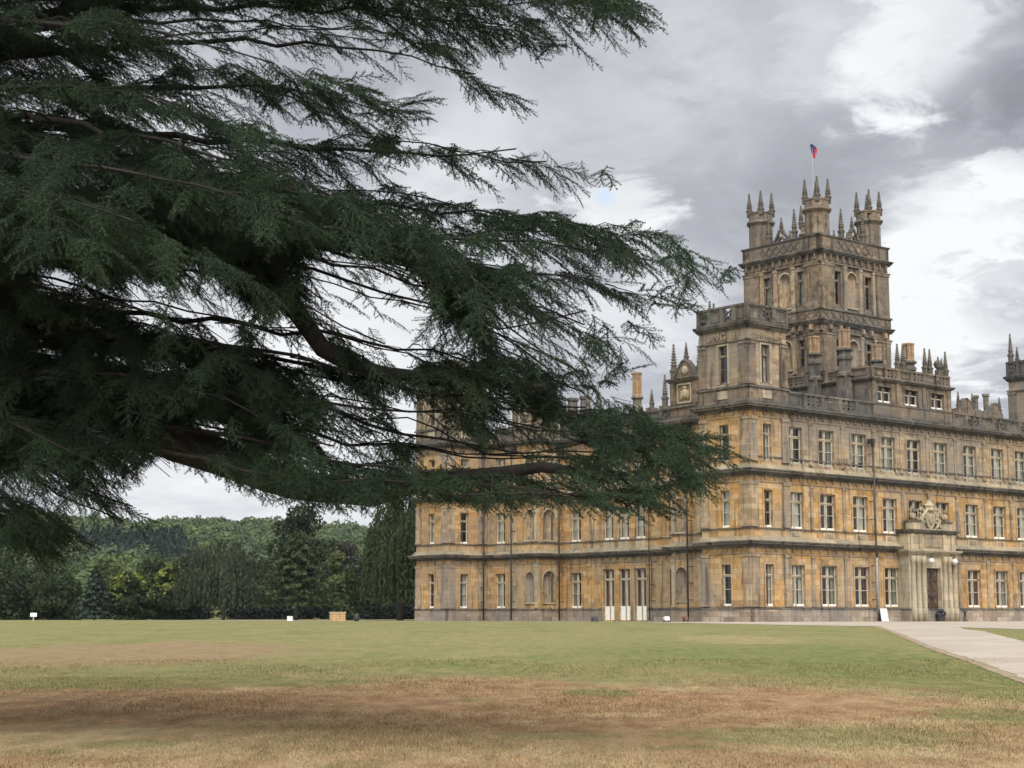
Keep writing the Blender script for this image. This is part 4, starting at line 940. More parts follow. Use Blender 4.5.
def crown_mesh(name, kind, h, w, mat, n, leaf, seed, zmin=None):
    rng = np.random.default_rng(seed)
    if kind == 'dome':
        C, d = lobed_cloud(lobes(h, w, 34, rng, .10, .98), n, rng)
    elif kind == 'bush':
        C, d = lobed_cloud(lobes(h, w, 40, rng, .02, .93), n, rng)
    elif kind == 'column':
        L = [(rng.uniform(-.2, .2)*w, rng.uniform(-.2, .2)*w, h*t, w*.34*(1-t*.55), w*.5) for t in np.linspace(.04, .93, 18)]; C, d = lobed_cloud(L, n, rng)
    elif kind == 'conifer':              # tiers of level boughs
        t = rng.uniform(0.02, 1, n)**.75; tier = np.round(t*13)/13; t = np.where(rng.random(n) < .8, tier+rng.normal(0, .012, n), t); t = np.clip(t, 0.02, .995)
        a = rng.uniform(0, 2*math.pi, n); ph = np.round(t*13); bo = 0.72+.28*np.sin(a*5+ph*2.4)
        R = w*.5*(1-t)**.8*bo*rng.uniform(.15, 1, n)**.6; C = np.stack([R*np.cos(a), R*np.sin(a), h*(1-(1-t)*.97)-R*.12], 1); d = np.stack([np.cos(a)*.5, np.sin(a)*.5, np.full(n, .8)], 1)
    elif kind == 'weeping':              # long hanging strands from arching limbs
        k = n//24; a = np.round(rng.uniform(0, 2*math.pi, k)*5.5)/5.5+rng.normal(0, .045, k) if w > 5 else rng.uniform(0, 2*math.pi, k); r = w*.5*rng.uniform(.05, 1, k)**.7; top = h*(1-(r/(w*.5))**1.3*.50)*(.86+.14*np.sin(a*3+r*1.4+seed))*rng.uniform(.88, 1, k); ln = np.minimum(top-.1, h*rng.choice([.22, .4, .75], k)*rng.uniform(.7, 1.2, k))
        s = rng.uniform(0, 1, (k, 24)); C = np.stack([(r[:, None]+s*.35)*np.cos(a)[:, None], (r[:, None]+s*.35)*np.sin(a)[:, None], top[:, None]-ln[:, None]*s], -1).reshape(-1, 3)
        C += np.repeat(rng.normal(0, .05, (k, 1, 3)), 24, 1).reshape(-1, 3)+rng.normal(0, .05, C.shape); d = np.repeat(np.stack([np.cos(a), np.sin(a), np.full(k, .3)], 1), 24, 0)
    if zmin is not None:
        k_ = (C[:, 2] > h*zmin+np.sin(C[:, 0]*1.7)*.5) & (d[:, 2] > -.1) & (np.sin(C[:, 0]*2.3+C[:, 1]*1.9) > -.5); C, d = C[k_]*1.02, d[k_]
    V, Fq = leaf_quads(C, d, leaf, rng, asp=1.0 if kind != 'weeping' else .55, flat=.55, hang=0 if kind != 'weeping' else 1.5)
    return np_mesh(name, V, Fq, [mat])
def stem_mesh(h, r, seed, br=6, spread=.3, z0=.25):
    rg = random.Random(seed); mb = MB(); pts = [(rg.uniform(-.1, .1)*i*.3, rg.uniform(-.1, .1)*i*.3, h*i/6) for i in range(7)]; pts[0] = (0, 0, -.3)
    mb.tube(pts, [r*(1-.13*i) for i in range(7)], 8)
    for i in range(br):
        z = h*rg.uniform(z0, .85); a = rg.uniform(0, 6.28); L = h*spread*rg.uniform(.6, 1.1)*(1.1-z/h*.6)
        mb.tube([(0, 0, z), (math.cos(a)*L*.5, math.sin(a)*L*.5, z+L*.22), (math.cos(a)*L, math.sin(a)*L, z+L*.3)], [r*.4, r*.25, r*.08], 6)
    return mb.mesh('trunk', [M_BARK2])
def sc(k, *cs): return tuple(tuple(x*k for x in c) for c in cs)
LM = {
 'dark': leafmat('dark_yew_leaves', *sc(0.72, (.020, .034, .014), (.034, .052, .018), (.045, .065, .022))),
 'gold': leafmat('gold_tipped_yew_leaves', *sc(1.3, (.075, .10, .02), (.11, .135, .026), (.15, .16, .035))),
 'mid': leafmat('mid_green_leaves', *sc(0.78, (.036, .058, .022), (.055, .080, .030), (.075, .10, .038))),
 'light': leafmat('light_green_leaves', *sc(0.8, (.070, .098, .032), (.10, .13, .042), (.12, .14, .055))),
 'blue': leafmat('blue_green_needles', *sc(0.8, (.032, .052, .036), (.048, .070, .050), (.062, .085, .062))),
 'weep': leafmat('hanging_grey_green_leaves', *sc(0.72, (.034, .050, .026), (.055, .072, .042), (.075, .09, .055))),
 'purple': leafmat('purple_tinged_leaves', *sc(0.75, (.050, .052, .042), (.068, .066, .054), (.08, .075, .06))),
 'black': leafmat('black_green_needles', *sc(0.8, (.013, .022, .016), (.022, .033, .024), (.028, .04, .03))),
}
LM.update({
 'hill_mid': leafmat('hill_mid_green', (.064, .096, .040), (.092, .126, .052), (.11, .145, .062)),
 'hill_light': leafmat('hill_light_green', (.085, .118, .040), (.115, .145, .052), (.13, .155, .065)),
 'hill_dull': leafmat('hill_dull_green', (.058, .084, .044), (.082, .106, .058), (.095, .122, .066)),
 'hill_blue': leafmat('hill_blue_green', (.026, .040, .034), (.038, .054, .044), (.045, .062, .05)),
})
def tree(name, label, px, pyb, Y, wpx, hpx, kind, mat, seed, cat='tree', group='trees and shrubs along the far edge of the lawn', n=5200, leaf=None, trunk=True, clear=0.0):
    x = (px-512)/F*Y/math.cos(PITCH)*0.99; w = wpx/F*Y; h = hpx/F*Y; zg_ = float(hgt(np.float64(x), np.float64(Y)))
    o = empty(name, (x, Y, zg_)); tag(o, label, cat, group)
    c = link('crown', crown_mesh('crown', kind, h*(1-clear), w, LM[mat if mat != 'gold' else 'dark'], n, leaf or 2.6*Y/F, seed), o, (0, 0, h*clear))
    if mat == 'gold': link('fresh_shoots', crown_mesh('fresh_shoots', kind, h, w, LM['gold'], n, leaf or 2.6*Y/F, seed, .52), o)
    if trunk: link('trunk', stem_mesh(h*.8, max(.12, h*.022), seed, spread=.28*min(1, w/h)), o)
    return o
BASE = 617
GT = 'trees and shrubs along the far edge of the lawn'
tree('yew_bush', 'broad dark clipped yew mass at the far left lawn edge', 8, BASE, 196, 110, 58, 'bush', 'dark', 1, 'shrub', n=16000)
tree('yew_bush', 'narrower dark yew bush right of the white post sign', 62, BASE, 192, 46, 42, 'bush', 'dark', 2, 'shrub', n=8000)
tree('spreading_cedar', 'small pale green layered conifer between the dark yews', 98, BASE, 190, 48, 52, 'conifer', 'blue', 3, n=5200)
tree('golden_yew', 'rounded yew with yellow tipped top, the smaller of two', 133, BASE, 192, 46, 48, 'bush', 'gold', 4, 'shrub', n=9500)
tree('golden_yew', 'taller rounded yew with yellow tips beside the weeping tree', 177, BASE, 196, 52, 56, 'bush', 'gold', 5, 'shrub', n=10500)
tree('weeping_beech', 'weeping tree with long hanging grey green branches', 226, BASE, 190, 96, 88, 'weeping', 'weep', 6, n=13000, leaf=.26, clear=.14)
tree('young_cedar', 'wide pointed conifer with level tiers behind the white lawn box', 298, BASE, 186, 104, 90, 'conifer', 'mid', 7, n=11000, clear=.12)
tree('dark_holm_oak', 'tall dark round headed tree behind the tiered conifer', 305, BASE, 226, 96, 112, 'dome', 'dark', 8, n=13000)
tree('purple_leaved_tree', 'purple tinged leafy tree right of the tall dark round tree', 345, BASE, 214, 50, 80, 'dome', 'purple', 9, n=5000)
tree('light_green_tree', 'bright yellow green leafy tree behind the wooden crate', 338, BASE, 204, 40, 66, 'dome', 'light', 10, n=4500)
tree('columnar_cypress', 'narrow dark green columnar tree right of the wooden crate', 352, BASE, 186, 20, 50, 'column', 'mid', 11, n=2600, leaf=.3)
tree('dark_cypress', 'blackish columnar tree in shade beside the drooping tree', 372, BASE, 200, 24, 60, 'column', 'black', 12, n=2600, leaf=.3)
tree('drooping_lime', 'tall drooping tree touching the left end of the castle', 401, BASE, 182, 74, 150, 'weeping', 'mid', 13, n=24000, leaf=.26, clear=.11)
tree('broad_oak', 'grey green domed tree seen above the two golden yews', 158, BASE, 228, 66, 62, 'dome', 'mid', 14, n=6000)
tree('broad_oak', 'dull olive domed tree behind the weeping tree, at its left', 196, BASE, 236, 70, 68, 'dome', 'weep', 15, n=6000)
tree('pale_oak', 'pale green tree behind the small layered conifer', 108, BASE, 232, 52, 58, 'dome', 'light', 16, n=5000)
tree('broad_oak', 'mid green tree behind the dark yews at the far left', 52, BASE, 230, 72, 62, 'dome', 'mid', 17, n=6000)
tree('pale_oak', 'pale yellowish tree rising over the far left yew mass', 10, BASE, 240, 60, 64, 'dome', 'light', 18, n=5000)
tree('dark_holm_oak', 'dark rounded tree right of the weeping tree, in shadow', 258, BASE, 206, 46, 56, 'dome', 'dark', 19, n=4500)
tree('far_dark_tree', 'dark tree beyond the gap left of the drooping tree', 378, BASE, 245, 60, 84, 'dome', 'mid', 20, n=5000)
for i, (px, Y, w_, h_, mt) in enumerate(((-40, 200, 90, 64, 'dark'), (-110, 205, 90, 90, 'mid'), (-190, 215, 110, 80, 'dark'))):
    tree('edge_tree', ('dark', 'mid green', 'dull dark')[i]+' shrubby tree on the lawn edge beyond the left end of the yew mass', px, BASE, Y, w_, h_, 'dome', mt, 40+i, n=3500)
# dark clipped undergrowth under the far trees
def hedge(name, label, px0, px1, Y, hh, mat, seed):
    rng = np.random.default_rng(seed); xa, xb = (px0-512)/F*Y, (px1-512)/F*Y; L = []
    for i in range(int((xb-xa)/.35)):
        L.append((rng.uniform(xa, xb), Y+rng.uniform(-1, 1.5), float(hgt(0., np.float64(Y)))+hh*rng.uniform(.12, .62), hh*rng.uniform(.35, .55), hh*.5))
    C, d = lobed_cloud(L, int((xb-xa)*420), rng); V, q_ = leaf_quads(C, d, .34, rng)
    return tag(link(name, np_mesh(name, V, q_, [LM[mat]])), label, 'hedge')
hedge('low_hedge', 'dark low undergrowth below the weeping and tiered trees', 186, 420, 203, 2.3, 'black', 31)
hedge('low_hedge', 'dark low hedge under the golden yews at left', -60, 190, 205, 2.0, 'dark', 32)

# far woods on the hill
def wood(name, pts, mats, seed, n, r0, r1, squash, leaf, conif=False):
    rng = np.random.default_rng(seed); VV = []; FF = []; MI = []; off_ = 0
    for (x, y) in pts:
        r = rng.uniform(r0, r1); z = float(hgt(np.float64(x), np.float64(y))); hh = r*squash
        dd = rng.normal(size=(n, 3)); dd /= np.linalg.norm(dd, axis=1)[:, None]; dd[:, 2] = np.abs(dd[:, 2])*1.0-.25
        if conif:
            t = rng.random(n); C = np.stack([dd[:, 0]*r*(1-t), dd[:, 1]*r*(1-t), hh*2*t], 1)+np.array([x, y, z])
        else:
            lump = 1+.22*np.sin(dd[:, 0]*5+x)*np.sin(dd[:, 1]*5+y)*1.5+.14*np.sin(dd[:, 2]*9+x*2)
            C = dd*np.array([r, r, hh])*(lump*rng.uniform(.8, 1.02, n))[:, None]+np.array([x, y, z+hh*.9])
        V, q_ = leaf_quads(C, dd, leaf*(r/r1)*1.1, rng, flat=.7); VV.append(V); FF.append(q_+off_); off_ += len(V); MI.append(np.full(n, rng.integers(len(mats))))
    o = link(name, np_mesh(name, np.concatenate(VV), np.concatenate(FF), [LM[m] for m in mats], np.concatenate(MI))); tag(o, kind='stuff'); return o
rng = np.random.default_rng(77); pts = []
con = []
Yv = 262.0
while Yv < 700:
    xa, xb = (-330-512)/F*Yv, (700-512)/F*Yv; st = 6.8+Yv*.003; x = xa+rng.uniform(0, st)
    while x < xb:
        X_, Y_ = x+rng.uniform(-2.5, 2.5), Yv+rng.uniform(-3, 3); px = 512+X_/Y_*F
        if 92 < px < 192 and 400 < Y_ < 455: con.append((X_, Y_))
        else: pts.append((X_, Y_))
        x += st
    Yv += st*1.02
wood('hill_woodland', pts, ['hill_mid', 'hill_mid', 'hill_dull', 'hill_light', 'hill_dull', 'mid', 'hill_mid'], 5, 640, 3.0, 5.2, .9, .72)
con += [(a+rng.uniform(-4, 4), b+rng.uniform(-4, 4)) for _ in range(3) for a, b in con]
wood('conifer_plantation', con, ['hill_blue'], 6, 420, 2.2, 3.4, 1.45, .8, True)

# ------------------------------------------------------------------ small things on the lawn and gravel
def gz(x, y): return float(hgt(np.float64(x), np.float64(y)))
def place(px, Y): x = (px-512)/F*Y; return (x, Y, gz(x, Y))
b = empty('sandwich_board', cw(14.0, -1.9, 0.02), R_(20)); b.scale = (.82, .82, .86); tag(b, 'white leaning notice board at the foot of the castle downpipe', 'sign')
m_ = MB(); m_.hexa([(-.42, -.30, .02), (.42, -.30, .02), (.42, -.24, .02), (-.42, -.24, .02), (-.40, .02, 1.25), (.40, .02, 1.25), (.40, .08, 1.25), (-.40, .08, 1.25)]); m_.build('front_panel', [plain('grey_white_board', (.50, .50, .49), .6, 0, .1)], b)
m_ = MB(); m_.hexa([(-.42, .42, .02), (.42, .42, .02), (.42, .48, .02), (-.42, .48, .02), (-.40, .10, 1.22), (.40, .10, 1.22), (.40, .16, 1.22), (-.40, .16, 1.22)]); m_.build('rear_panel', [M_IRON], b)
M_WOOD = plain('pale_timber', (.42, .28, .14), .8, 0, .2, 4)
loc = place(339, 158); b = empty('timber_crate', loc, R_(12)); tag(b, 'low pale wooden crate on the lawn edge at far left of the castle', 'crate')
m_ = MB()
for k in range(4): m_.box(-.72, .72, -.42, -.38, .04+k*.19, .20+k*.19); m_.box(-.72, .72, .38, .42, .04+k*.19, .20+k*.19); m_.box(-.72, -.68, -.38, .38, .04+k*.19, .20+k*.19); m_.box(.68, .72, -.38, .38, .04+k*.19, .20+k*.19)
for x in (-.66, .66, 0): m_.box(x-.05, x+.05, -.38, -.34, 0, .8)
m_.build('slatted_side', [M_WOOD], b); m_ = MB(); m_.box(-.78, .78, -.46, .46, .80, .86); m_.build('lid', [plain('bleached_timber', (.55, .42, .27), .8)], b)
loc = place(358, 160); b = empty('litter_bin', loc); tag(b, 'small round black bin beside the wooden crate', 'bin')
m_ = MB(); m_.lathe(0, 0, [(.22, 0), (.27, .1), (.30, .45), (.28, .55)], 12, 0, 0, True); m_.build('body', [M_IRON], b); m_ = MB(); m_.lathe(0, 0, [(.30, .55), (.26, .64), (.08, .68), (.08, .74)], 12, 0, 0, True); m_.build('lid', [M_IRON], b)
loc = place(292, 160); b = empty('white_box', loc, R_(8)); tag(b, 'small white box on the grass before the tiered conifer', 'box')
m_ = MB(); m_.box(-.26, .26, -.2, .2, .04, .42, 0, .015); m_.build('body', [M_WHITE], b); m_ = MB(); m_.box(-.28, .28, -.22, .22, .42, .47); m_.build('lid', [M_WHITE], b)
loc = place(38, 165); b = empty('post_sign', loc, R_(-6)); tag(b, 'white sign board on a short post before the far left yew mass', 'sign')
m_ = MB(); m_.box(-.32, .32, -.03, .03, .42, .80); m_.build('panel', [M_WHITE], b); m_ = MB(); m_.box(-.05, .05, -.02, .05, 0, .5); m_.build('post', [plain('grey_post', (.4, .38, .34), .7)], b)
def flood(px, py, Y, label, mat, w):
    loc = place(px, Y); b = empty('floodlight', loc, R_(30)); tag(b, label, 'floodlight', 'floodlights on the lawn edge')
    m_ = MB(); m_.hexa([(-w, -.14, .14), (w, -.14, .14), (w, .12, .10), (-w, .12, .10), (-w, -.06, .42), (w, -.06, .42), (w, .16, .36), (-w, .16, .36)]); m_.build('housing', [mat], b)
    m_ = MB(); m_.box(-w-.04, -w, -.03, .03, 0, .3); m_.box(w, w+.04, -.03, .03, 0, .3); m_.box(-w-.04, w+.04, -.12, .12, 0, .03); m_.build('bracket', [M_IRON], b)
flood(594, 621, 131, 'squat black floodlight on the grass left of the french windows', M_IRON, .24)
flood(665, 621, 128, 'small white floodlight on the grass before the castle', M_WHITE, .22)
flood(684, 621, 128, 'small dark reddish floodlight nearest the corner tower', plain('rusty_red', (.12, .05, .04), .7), .18)
b = empty('boot_scraper', cw(25.75, -1.5, 0.02), TH); tag(b, 'small black iron post standing right of the castle porch', 'bollard')
m_ = MB(); m_.lathe(0, 0, [(.22, 0), (.22, .08), (.12, .14), (.10, .7), (.16, .76), (.14, .9), (.04, 1.0)], 10, 0, 0, True); m_.build('post', [M_IRON], b)
M_BLUEP = plain('bluish_petals', (.10, .09, .22), .8, 0, .5, 12)
b = empty('tub_plant', cw(DU+.1, -PO-.5, 0.02)); tag(b, 'dark tub with bluish flowers before the castle door', 'plant tub')
m_ = MB(); m_.lathe(0, 0, [(.28, 0), (.36, .42), (.40, .42), (.40, .48), (.3, .48)], 12); m_.build('tub', [M_IRON], b)
rg_ = np.random.default_rng(9); C = rg_.normal(0, 1, (240, 3)); C /= np.linalg.norm(C, axis=1)[:, None]; C[:, 2] = np.abs(C[:, 2]); V, q_ = leaf_quads(C*np.array([.45, .45, .55])*rg_.uniform(.6, 1, 240)[:, None]+np.array([0, 0, .5]), C, .14, rg_)
link('flowers', np_mesh('flowers', V, q_, [M_BLUEP, LM['dark']], rg_.integers(0, 2, 240)), b)

# ------------------------------------------------------------------ grass blades near the camera
rg_ = np.random.default_rng(21); n = 420000
Yb = 15.0+33.0*rg_.random(n)**1.35; half = (512+60)/F; Xb = rg_.uniform(-1, 1, n)*Yb*half*1.12
Zb = hgt(Xb, Yb); ln = rg_.uniform(.012, .046, n)*(.75+.5*np.sin(Xb*.9)*np.sin(Yb*.5)); wd = rg_.uniform(.0025, .006, n)*(Yb/20.)**.5
a = rg_.uniform(0, 6.283, n); lean = rg_.uniform(.2, 1.2, n)*ln; c_, s_ = np.cos(a), np.sin(a); pa = rg_.uniform(0, 6.283, n)
V = np.stack([np.stack([Xb-s_*wd, Yb+c_*wd, Zb-.004], 1), np.stack([Xb+s_*wd, Yb-c_*wd, Zb-.004], 1), np.stack([Xb+c_*lean, Yb+s_*lean, Zb+ln], 1)], 1).reshape(-1, 3)
tag(link('lawn_grass', np_mesh('lawn_grass', V, np.arange(n*3).reshape(n, 3), [M_BLADE])), kind='stuff')

# ------------------------------------------------------------------ the great cedar
M_CEDAR = leafmat('cedar_needles', (.010, .023, .015), (.030, .054, .028), (.050, .080, .036), .8, .03, 1.1)
rng = np.random.default_rng(4)
def spray_template(rng, L=.85, tw=11, step=.021, prickle=5):
    """a cedar spray: a leader and forward-pointing side shoots, each clothed all round in short stiff needles"""
    T = []
    def tri(a, b, c): T.append((a, b, c))
    def stick(p, q, w):
        d = q-p; s = np.cross(d, [0, 0, 1.]); s /= np.linalg.norm(s)+1e-9; tri(p-s*w, p+s*w, q)
    def clothe(p, q, ln, k):
        ax = (q-p)/np.linalg.norm(q-p); n_ = max(2, int(np.linalg.norm(q-p)/step))
        for j in range(n_):
            o = p+(q-p)*(j+rng.uniform(0, 1))/n_
            for _ in range(k):
                d = rng.normal(size=3); d -= ax*(d@ax)*.7; d = d/np.linalg.norm(d)*.8+ax*.75+np.array([0, 0, .22]); d /= np.linalg.norm(d)
                s = np.cross(d, rng.normal(size=3)); s /= np.linalg.norm(s)+1e-9; w = .0036*rng.uniform(.8, 1.4); tri(o-s*w, o+s*w, o+d*ln*rng.uniform(.7, 1.3))
    ph = rng.uniform(0, 6)
    def axis(t): return np.array([L*t, .05*math.sin(t*5+ph), -.20*L*t*t])
    for i in range(6): stick(axis(i/6), axis((i+1)/6+.02), .006); clothe(axis(i/6), axis((i+1)/6), .036, prickle)
    for i in range(tw):
        t = .05+.86*i/tw; p = axis(t); side = 1 if i % 2 else -1; l = L*.34*(1-t*.62)*rng.uniform(.7, 1.3); ang = R_(rng.uniform(24, 50))
        d = np.array([math.cos(ang), side*math.sin(ang), rng.uniform(-.40, .02)]); q = p+d*l+np.array([0, 0, -.14*l]); stick(p, q, .004); clothe(p, q, .034, prickle)
    return np.array(T).reshape(-1, 3)
TPL = [spray_template(rng) for _ in range(6)]
TPL_LO = [spray_template(rng, .95, 8, .05, 3) for _ in range(3)]
OUT = [(690, -400), (682, 6), (668, 24), (618, 46), (590, 62), (572, 36), (545, 66), (522, 48), (505, 84), (552, 104), (500, 114), (474, 106), (445, 122), (415, 126), (398, 148), (455, 146), (545, 158), (632, 176), (570, 192), (612, 204), (664, 230), (688, 238), (704, 254), (745, 272), (738, 288), (702, 296), (690, 322), (664, 304), (640, 322), (668, 352), (640, 366), (612, 380), (600, 396), (644, 414), (692, 424), (722, 438), (746, 456), (716, 472), (718, 496), (690, 506), (640, 518), (596, 508), (520, 508), (480, 508), (450, 500), (420, 500), (396, 506), (376, 506), (350, 514), (320, 508), (300, 508), (290, 516), (264, 502), (240, 484), (205, 473), (170, 462), (196, 452), (226, 446), (236, 422), (204, 420), (176, 438), (136, 474), (116, 496), (170, 530), (118, 520), (62, 556), (40, 562), (0, 552), (-1200, 560), (-1200, -400)]
HOLES = [  # (polygon, keep probability): gaps where the photo shows sky or the house
 ([(300, 258), (345, 250), (420, 268), (440, 330), (400, 365), (360, 350), (320, 320)], .16),
 ([(214, 290), (240, 292), (240, 342), (205, 346)], .12), ([(176, 262), (212, 262), (214, 300), (186, 316)], .35),
 ([(40, 268), (80, 268), (82, 288), (42, 286)], .05), ([(124, 268), (166, 282), (166, 322), (126, 314)], .25), ([(264, 312), (318, 318), (322, 352), (276, 366)], .3),
 ([(268, 8), (400, 30), (420, 66), (380, 84), (290, 64), (190, 54), (140, 34), (140, 12), (200, 14)], .45), ([(8, 14), (56, 24), (56, 38), (4, 22)], .3), ([(0, 94), (60, 124), (62, 136), (34, 130), (0, 106)], .3),
 ([(418, 52), (446, 58), (440, 88), (420, 84)], .1), ([(350, 60), (400, 60), (400, 80), (350, 76)], .4), ([(150, 120), (220, 140), (200, 152), (160, 134)], .4),
 ([(414, 400), (448, 396), (450, 458), (436, 468), (414, 470)], .10), ([(452, 446), (560, 448), (560, 462), (460, 470)], .22), ([(505, 402), (545, 408), (538, 436), (505, 430)], .3), ([(556, 436), (592, 440), (588, 450), (556, 448)], .15),
 ([(392, 392), (416, 390), (418, 436), (396, 430)], .15), ([(560, 384), (604, 392), (606, 408), (566, 410)], .12), ([(330, 388), (352, 384), (380, 440), (350, 470), (320, 440)], .5),
 ([(485, 318), (520, 308), (560, 340), (600, 352), (596, 372), (540, 362), (500, 346)], .5), ([(600, 300), (660, 318), (640, 352), (596, 344)], .45),
]
def inside(pts, poly):
    x, y = pts[:, 0], pts[:, 1]; r = np.zeros(len(x), bool); n = len(poly)
    for i in range(n):
        x1, y1 = poly[i]; x2, y2 = poly[(i+1) % n]
        c = ((y1 > y) != (y2 > y)); xi = x1+(y-y1)/(y2-y1+1e-9)*(x2-x1); r ^= (c & (x < xi))
    return r
cP, sP = math.cos(PITCH), math.sin(PITCH)
def proj(P):
    d = P[:, 1]*cP+(P[:, 2]-EYE)*sP; up = -P[:, 1]*sP+(P[:, 2]-EYE)*cP
    return np.stack([512+F*P[:, 0]/d, 384-F*up/d], 1)
def smooth_path(P, k=14):
    P = [np.array(p, float) for p in P]; P = [2*P[0]-P[1]]+P+[2*P[-1]-P[-2]]; out = []
    for i in range(1, len(P)-2):
        for j in range(k):
            t = j/k; a, b, c, d = P[i-1:i+3]; out.append(.5*((2*b)+(-a+c)*t+(2*a-5*b+4*c-d)*t*t+(-a+3*b-3*c+d)*t**3))
    out.append(P[-2]); return np.array(out)
TX, TY = -9.2, 23.5
cedar = empty('cedar_tree', (TX, TY, gz(TX, TY))); tag(cedar, 'huge dark cedar spreading wide level boughs over the lawn in front', 'tree')
cz = gz(TX, TY)
def trunk_axis(z): return np.array([TX+.25*math.sin(z*.25), TY+.2*math.sin(z*.31), z])
t = MB(); zs = np.linspace(-.4, 25, 22)
t.tube([(trunk_axis(z)-np.array([TX, TY, 0])) for z in zs], [max(.05, 1.25-.55*min(1, z/2.5) if z < 2.5 else .72*(1-(z-2.5)/23.5)) for z in zs], 14); t.build('trunk', [M_BARK], cedar)
NSPR = 0
def clump(P):
    x, y, z = P[:, 0], P[:, 1], P[:, 2]
    return np.sin(x*3.3+1.3*np.sin(z*2.1))*np.sin(y*2.9+x*.7+1.1)*.6+np.sin(z*6.1+x*1.7+y*.9)*.35+np.sin(x*7.1-y*5.3+z*3)*.2
def limb(ctrl, r0=.16, bough=1.6, sp=.40, droop=.25, hi=True, dens=1.7, taper=.04, nofol=0.0, filt=True, rise=0.0, thick=False):
    """one limb from the trunk outwards, its boughs to both sides in a level plate, and sprays along them"""
    global NSPR
    if not thick and filt: r0 *= .55
    P = smooth_path(ctrl); s = np.concatenate([[0], np.cumsum(np.linalg.norm(np.diff(P, axis=0), axis=1))]); L = s[-1]
    O = np.array([TX, TY, cz]); mb = MB()
    k = max(6, int(L/.5)); ii = np.linspace(0, L, k); Q = np.stack([np.interp(ii, s, P[:, j]) for j in range(3)], 1); Q += rng.normal(0, .03, Q.shape)
    if filt:                                   # the wood stops a little short of the leaf tips
        k2 = int(k*.93); Q = Q[:max(5, k2)]
    k = len(Q)
    mb.tube([tuple(q-O) for q in Q], [max(.010, r0*(1-(1-taper)*(i/(k-1))**(1.0 if not thick else 1.5))) for i in range(k)], 8)
    SP = []; SD = []; SS = []
    d0 = L*nofol; nb = max(2, int((L-d0)/sp)); BO = []
    for b in range(nb):
        dist = d0+(L-d0)*(b+rng.uniform(.2, .8))/nb; t_ = dist/L
        p = np.array([np.interp(dist, s, P[:, j]) for j in range(3)]); q = np.array([np.interp(min(L, dist+.2), s, P[:, j]) for j in range(3)]); tg = q-p
        if np.linalg.norm(tg) < 1e-5: tg = P[-1]-P[-3]
        tg /= np.linalg.norm(tg); sd_ = np.cross(tg, [0, 0, 1.]); sd_ /= np.linalg.norm(sd_)+1e-9
        side = 1 if b % 2 else -1; bl_ = bough*(1.0-.72*t_**1.6)*rng.uniform(.6, 1.25); fw = rng.uniform(.35, .9)
        bd = tg*fw+sd_*side*rng.uniform(.45, 1.0); bd[2] *= .5; bd /= np.linalg.norm(bd)
        m_ = 6; BP = []
        for i in range(m_+1):
            f = i/m_; BP.append(p+bd*bl_*f+np.array([0, 0, (.10+rise)*bl_*math.sin(f*2.2)-droop*bl_*f*f])+rng.normal(0, .015, 3))
        BP = np.array(BP); BO.append((BP, t_, len(SP)))
        ns = max(3, int(bl_/.17*dens))
        for j in range(ns):
            f = (j+rng.uniform(.2, .9))/ns; x = np.array([np.interp(f*m_, np.arange(m_+1), BP[:, c]) for c in range(3)])
            sd2 = np.cross(bd, [0, 0, 1.]); sd2 /= np.linalg.norm(sd2)+1e-9; sg_ = 1 if j % 2 else -1
            dd = bd*rng.uniform(.7, 1.3)+sd2*sg_*rng.uniform(.1, .75)*(1-f*.6)+np.array([0, 0, rng.uniform(-.55, .10)-droop*f*.6]); SP.append(x); SD.append(dd/np.linalg.norm(dd)); SS.append(rng.uniform(.55, 1.15)*(1-.25*f))
        SP.append(BP[-1]); dd = bd+np.array([0, 0, -.35]); SD.append(dd/np.linalg.norm(dd)); SS.append(.8)
        # short shoots clothing the limb itself
        for j in range(2):
            dd = tg*rng.uniform(.3, 1.)+sd_*rng.uniform(-1, 1)+np.array([0, 0, rng.uniform(-.35, .25)]); SP.append(p+rng.normal(0, .05, 3)+np.array([0, 0, r0*(1-t_)*.8])); SD.append(dd/np.linalg.norm(dd)); SS.append(rng.uniform(.45, .85))
        BO[-1] += (len(SP),)
    tipd = (P[-1]-P[-5])/np.linalg.norm(P[-1]-P[-5])
    for j in range(7): SP.append(P[-1-j]); dd = tipd+rng.normal(0, .32, 3); SD.append(dd/np.linalg.norm(dd)); SS.append(.8)
    SP, SD, SS = np.array(SP), np.array(SD), np.array(SS); keep = np.ones(len(SP), bool)
    if filt:
        c0 = proj(SP); c1 = proj(SP+SD*.25); c2 = proj(SP+SD*(.62*SS)[:, None]+np.array([0, 0, -.06])); keep = inside(c1, OUT) & inside(c2, OUT)
        u_ = rng.random(len(SP)); keep &= clump(SP) > -.24
        for poly, kp in HOLES: keep &= ~((inside(c0, poly) | inside(c1, poly) | inside(c2, poly)) & (u_ > kp*.4))
    for BP, t_, i0, i1 in BO:                  # a bough is only there if it carries leaf
        if keep[i0:i1].mean() < .4: continue
        m_ = len(BP)-1
        mb.tube([tuple(x-O) for x in BP], [max(.005, min(.035, r0*.28)*(1-t_*.6)*(1-.85*i/m_)) for i in range(m_+1)], 5, cap=False)
    lo = mb.build('limb', [M_BARK], cedar)
    SP, SD, SS = SP[keep], SD[keep], SS[keep]
    if len(SP) == 0: return lo
    T = TPL if hi else TPL_LO; VV = []; pick = rng.integers(len(T), size=len(SP))
    for i in range(len(SP)):
        x = SD[i]; y = np.cross([0, 0, 1.], x); y /= np.linalg.norm(y)+1e-9; z = np.cross(x, y); ro = rng.normal(0, .35); y, z = y*math.cos(ro)+z*math.sin(ro), z*math.cos(ro)-y*math.sin(ro)
        VV.append((T[pick[i]]*SS[i]) @ np.stack([x, y, z])+(SP[i]-O))
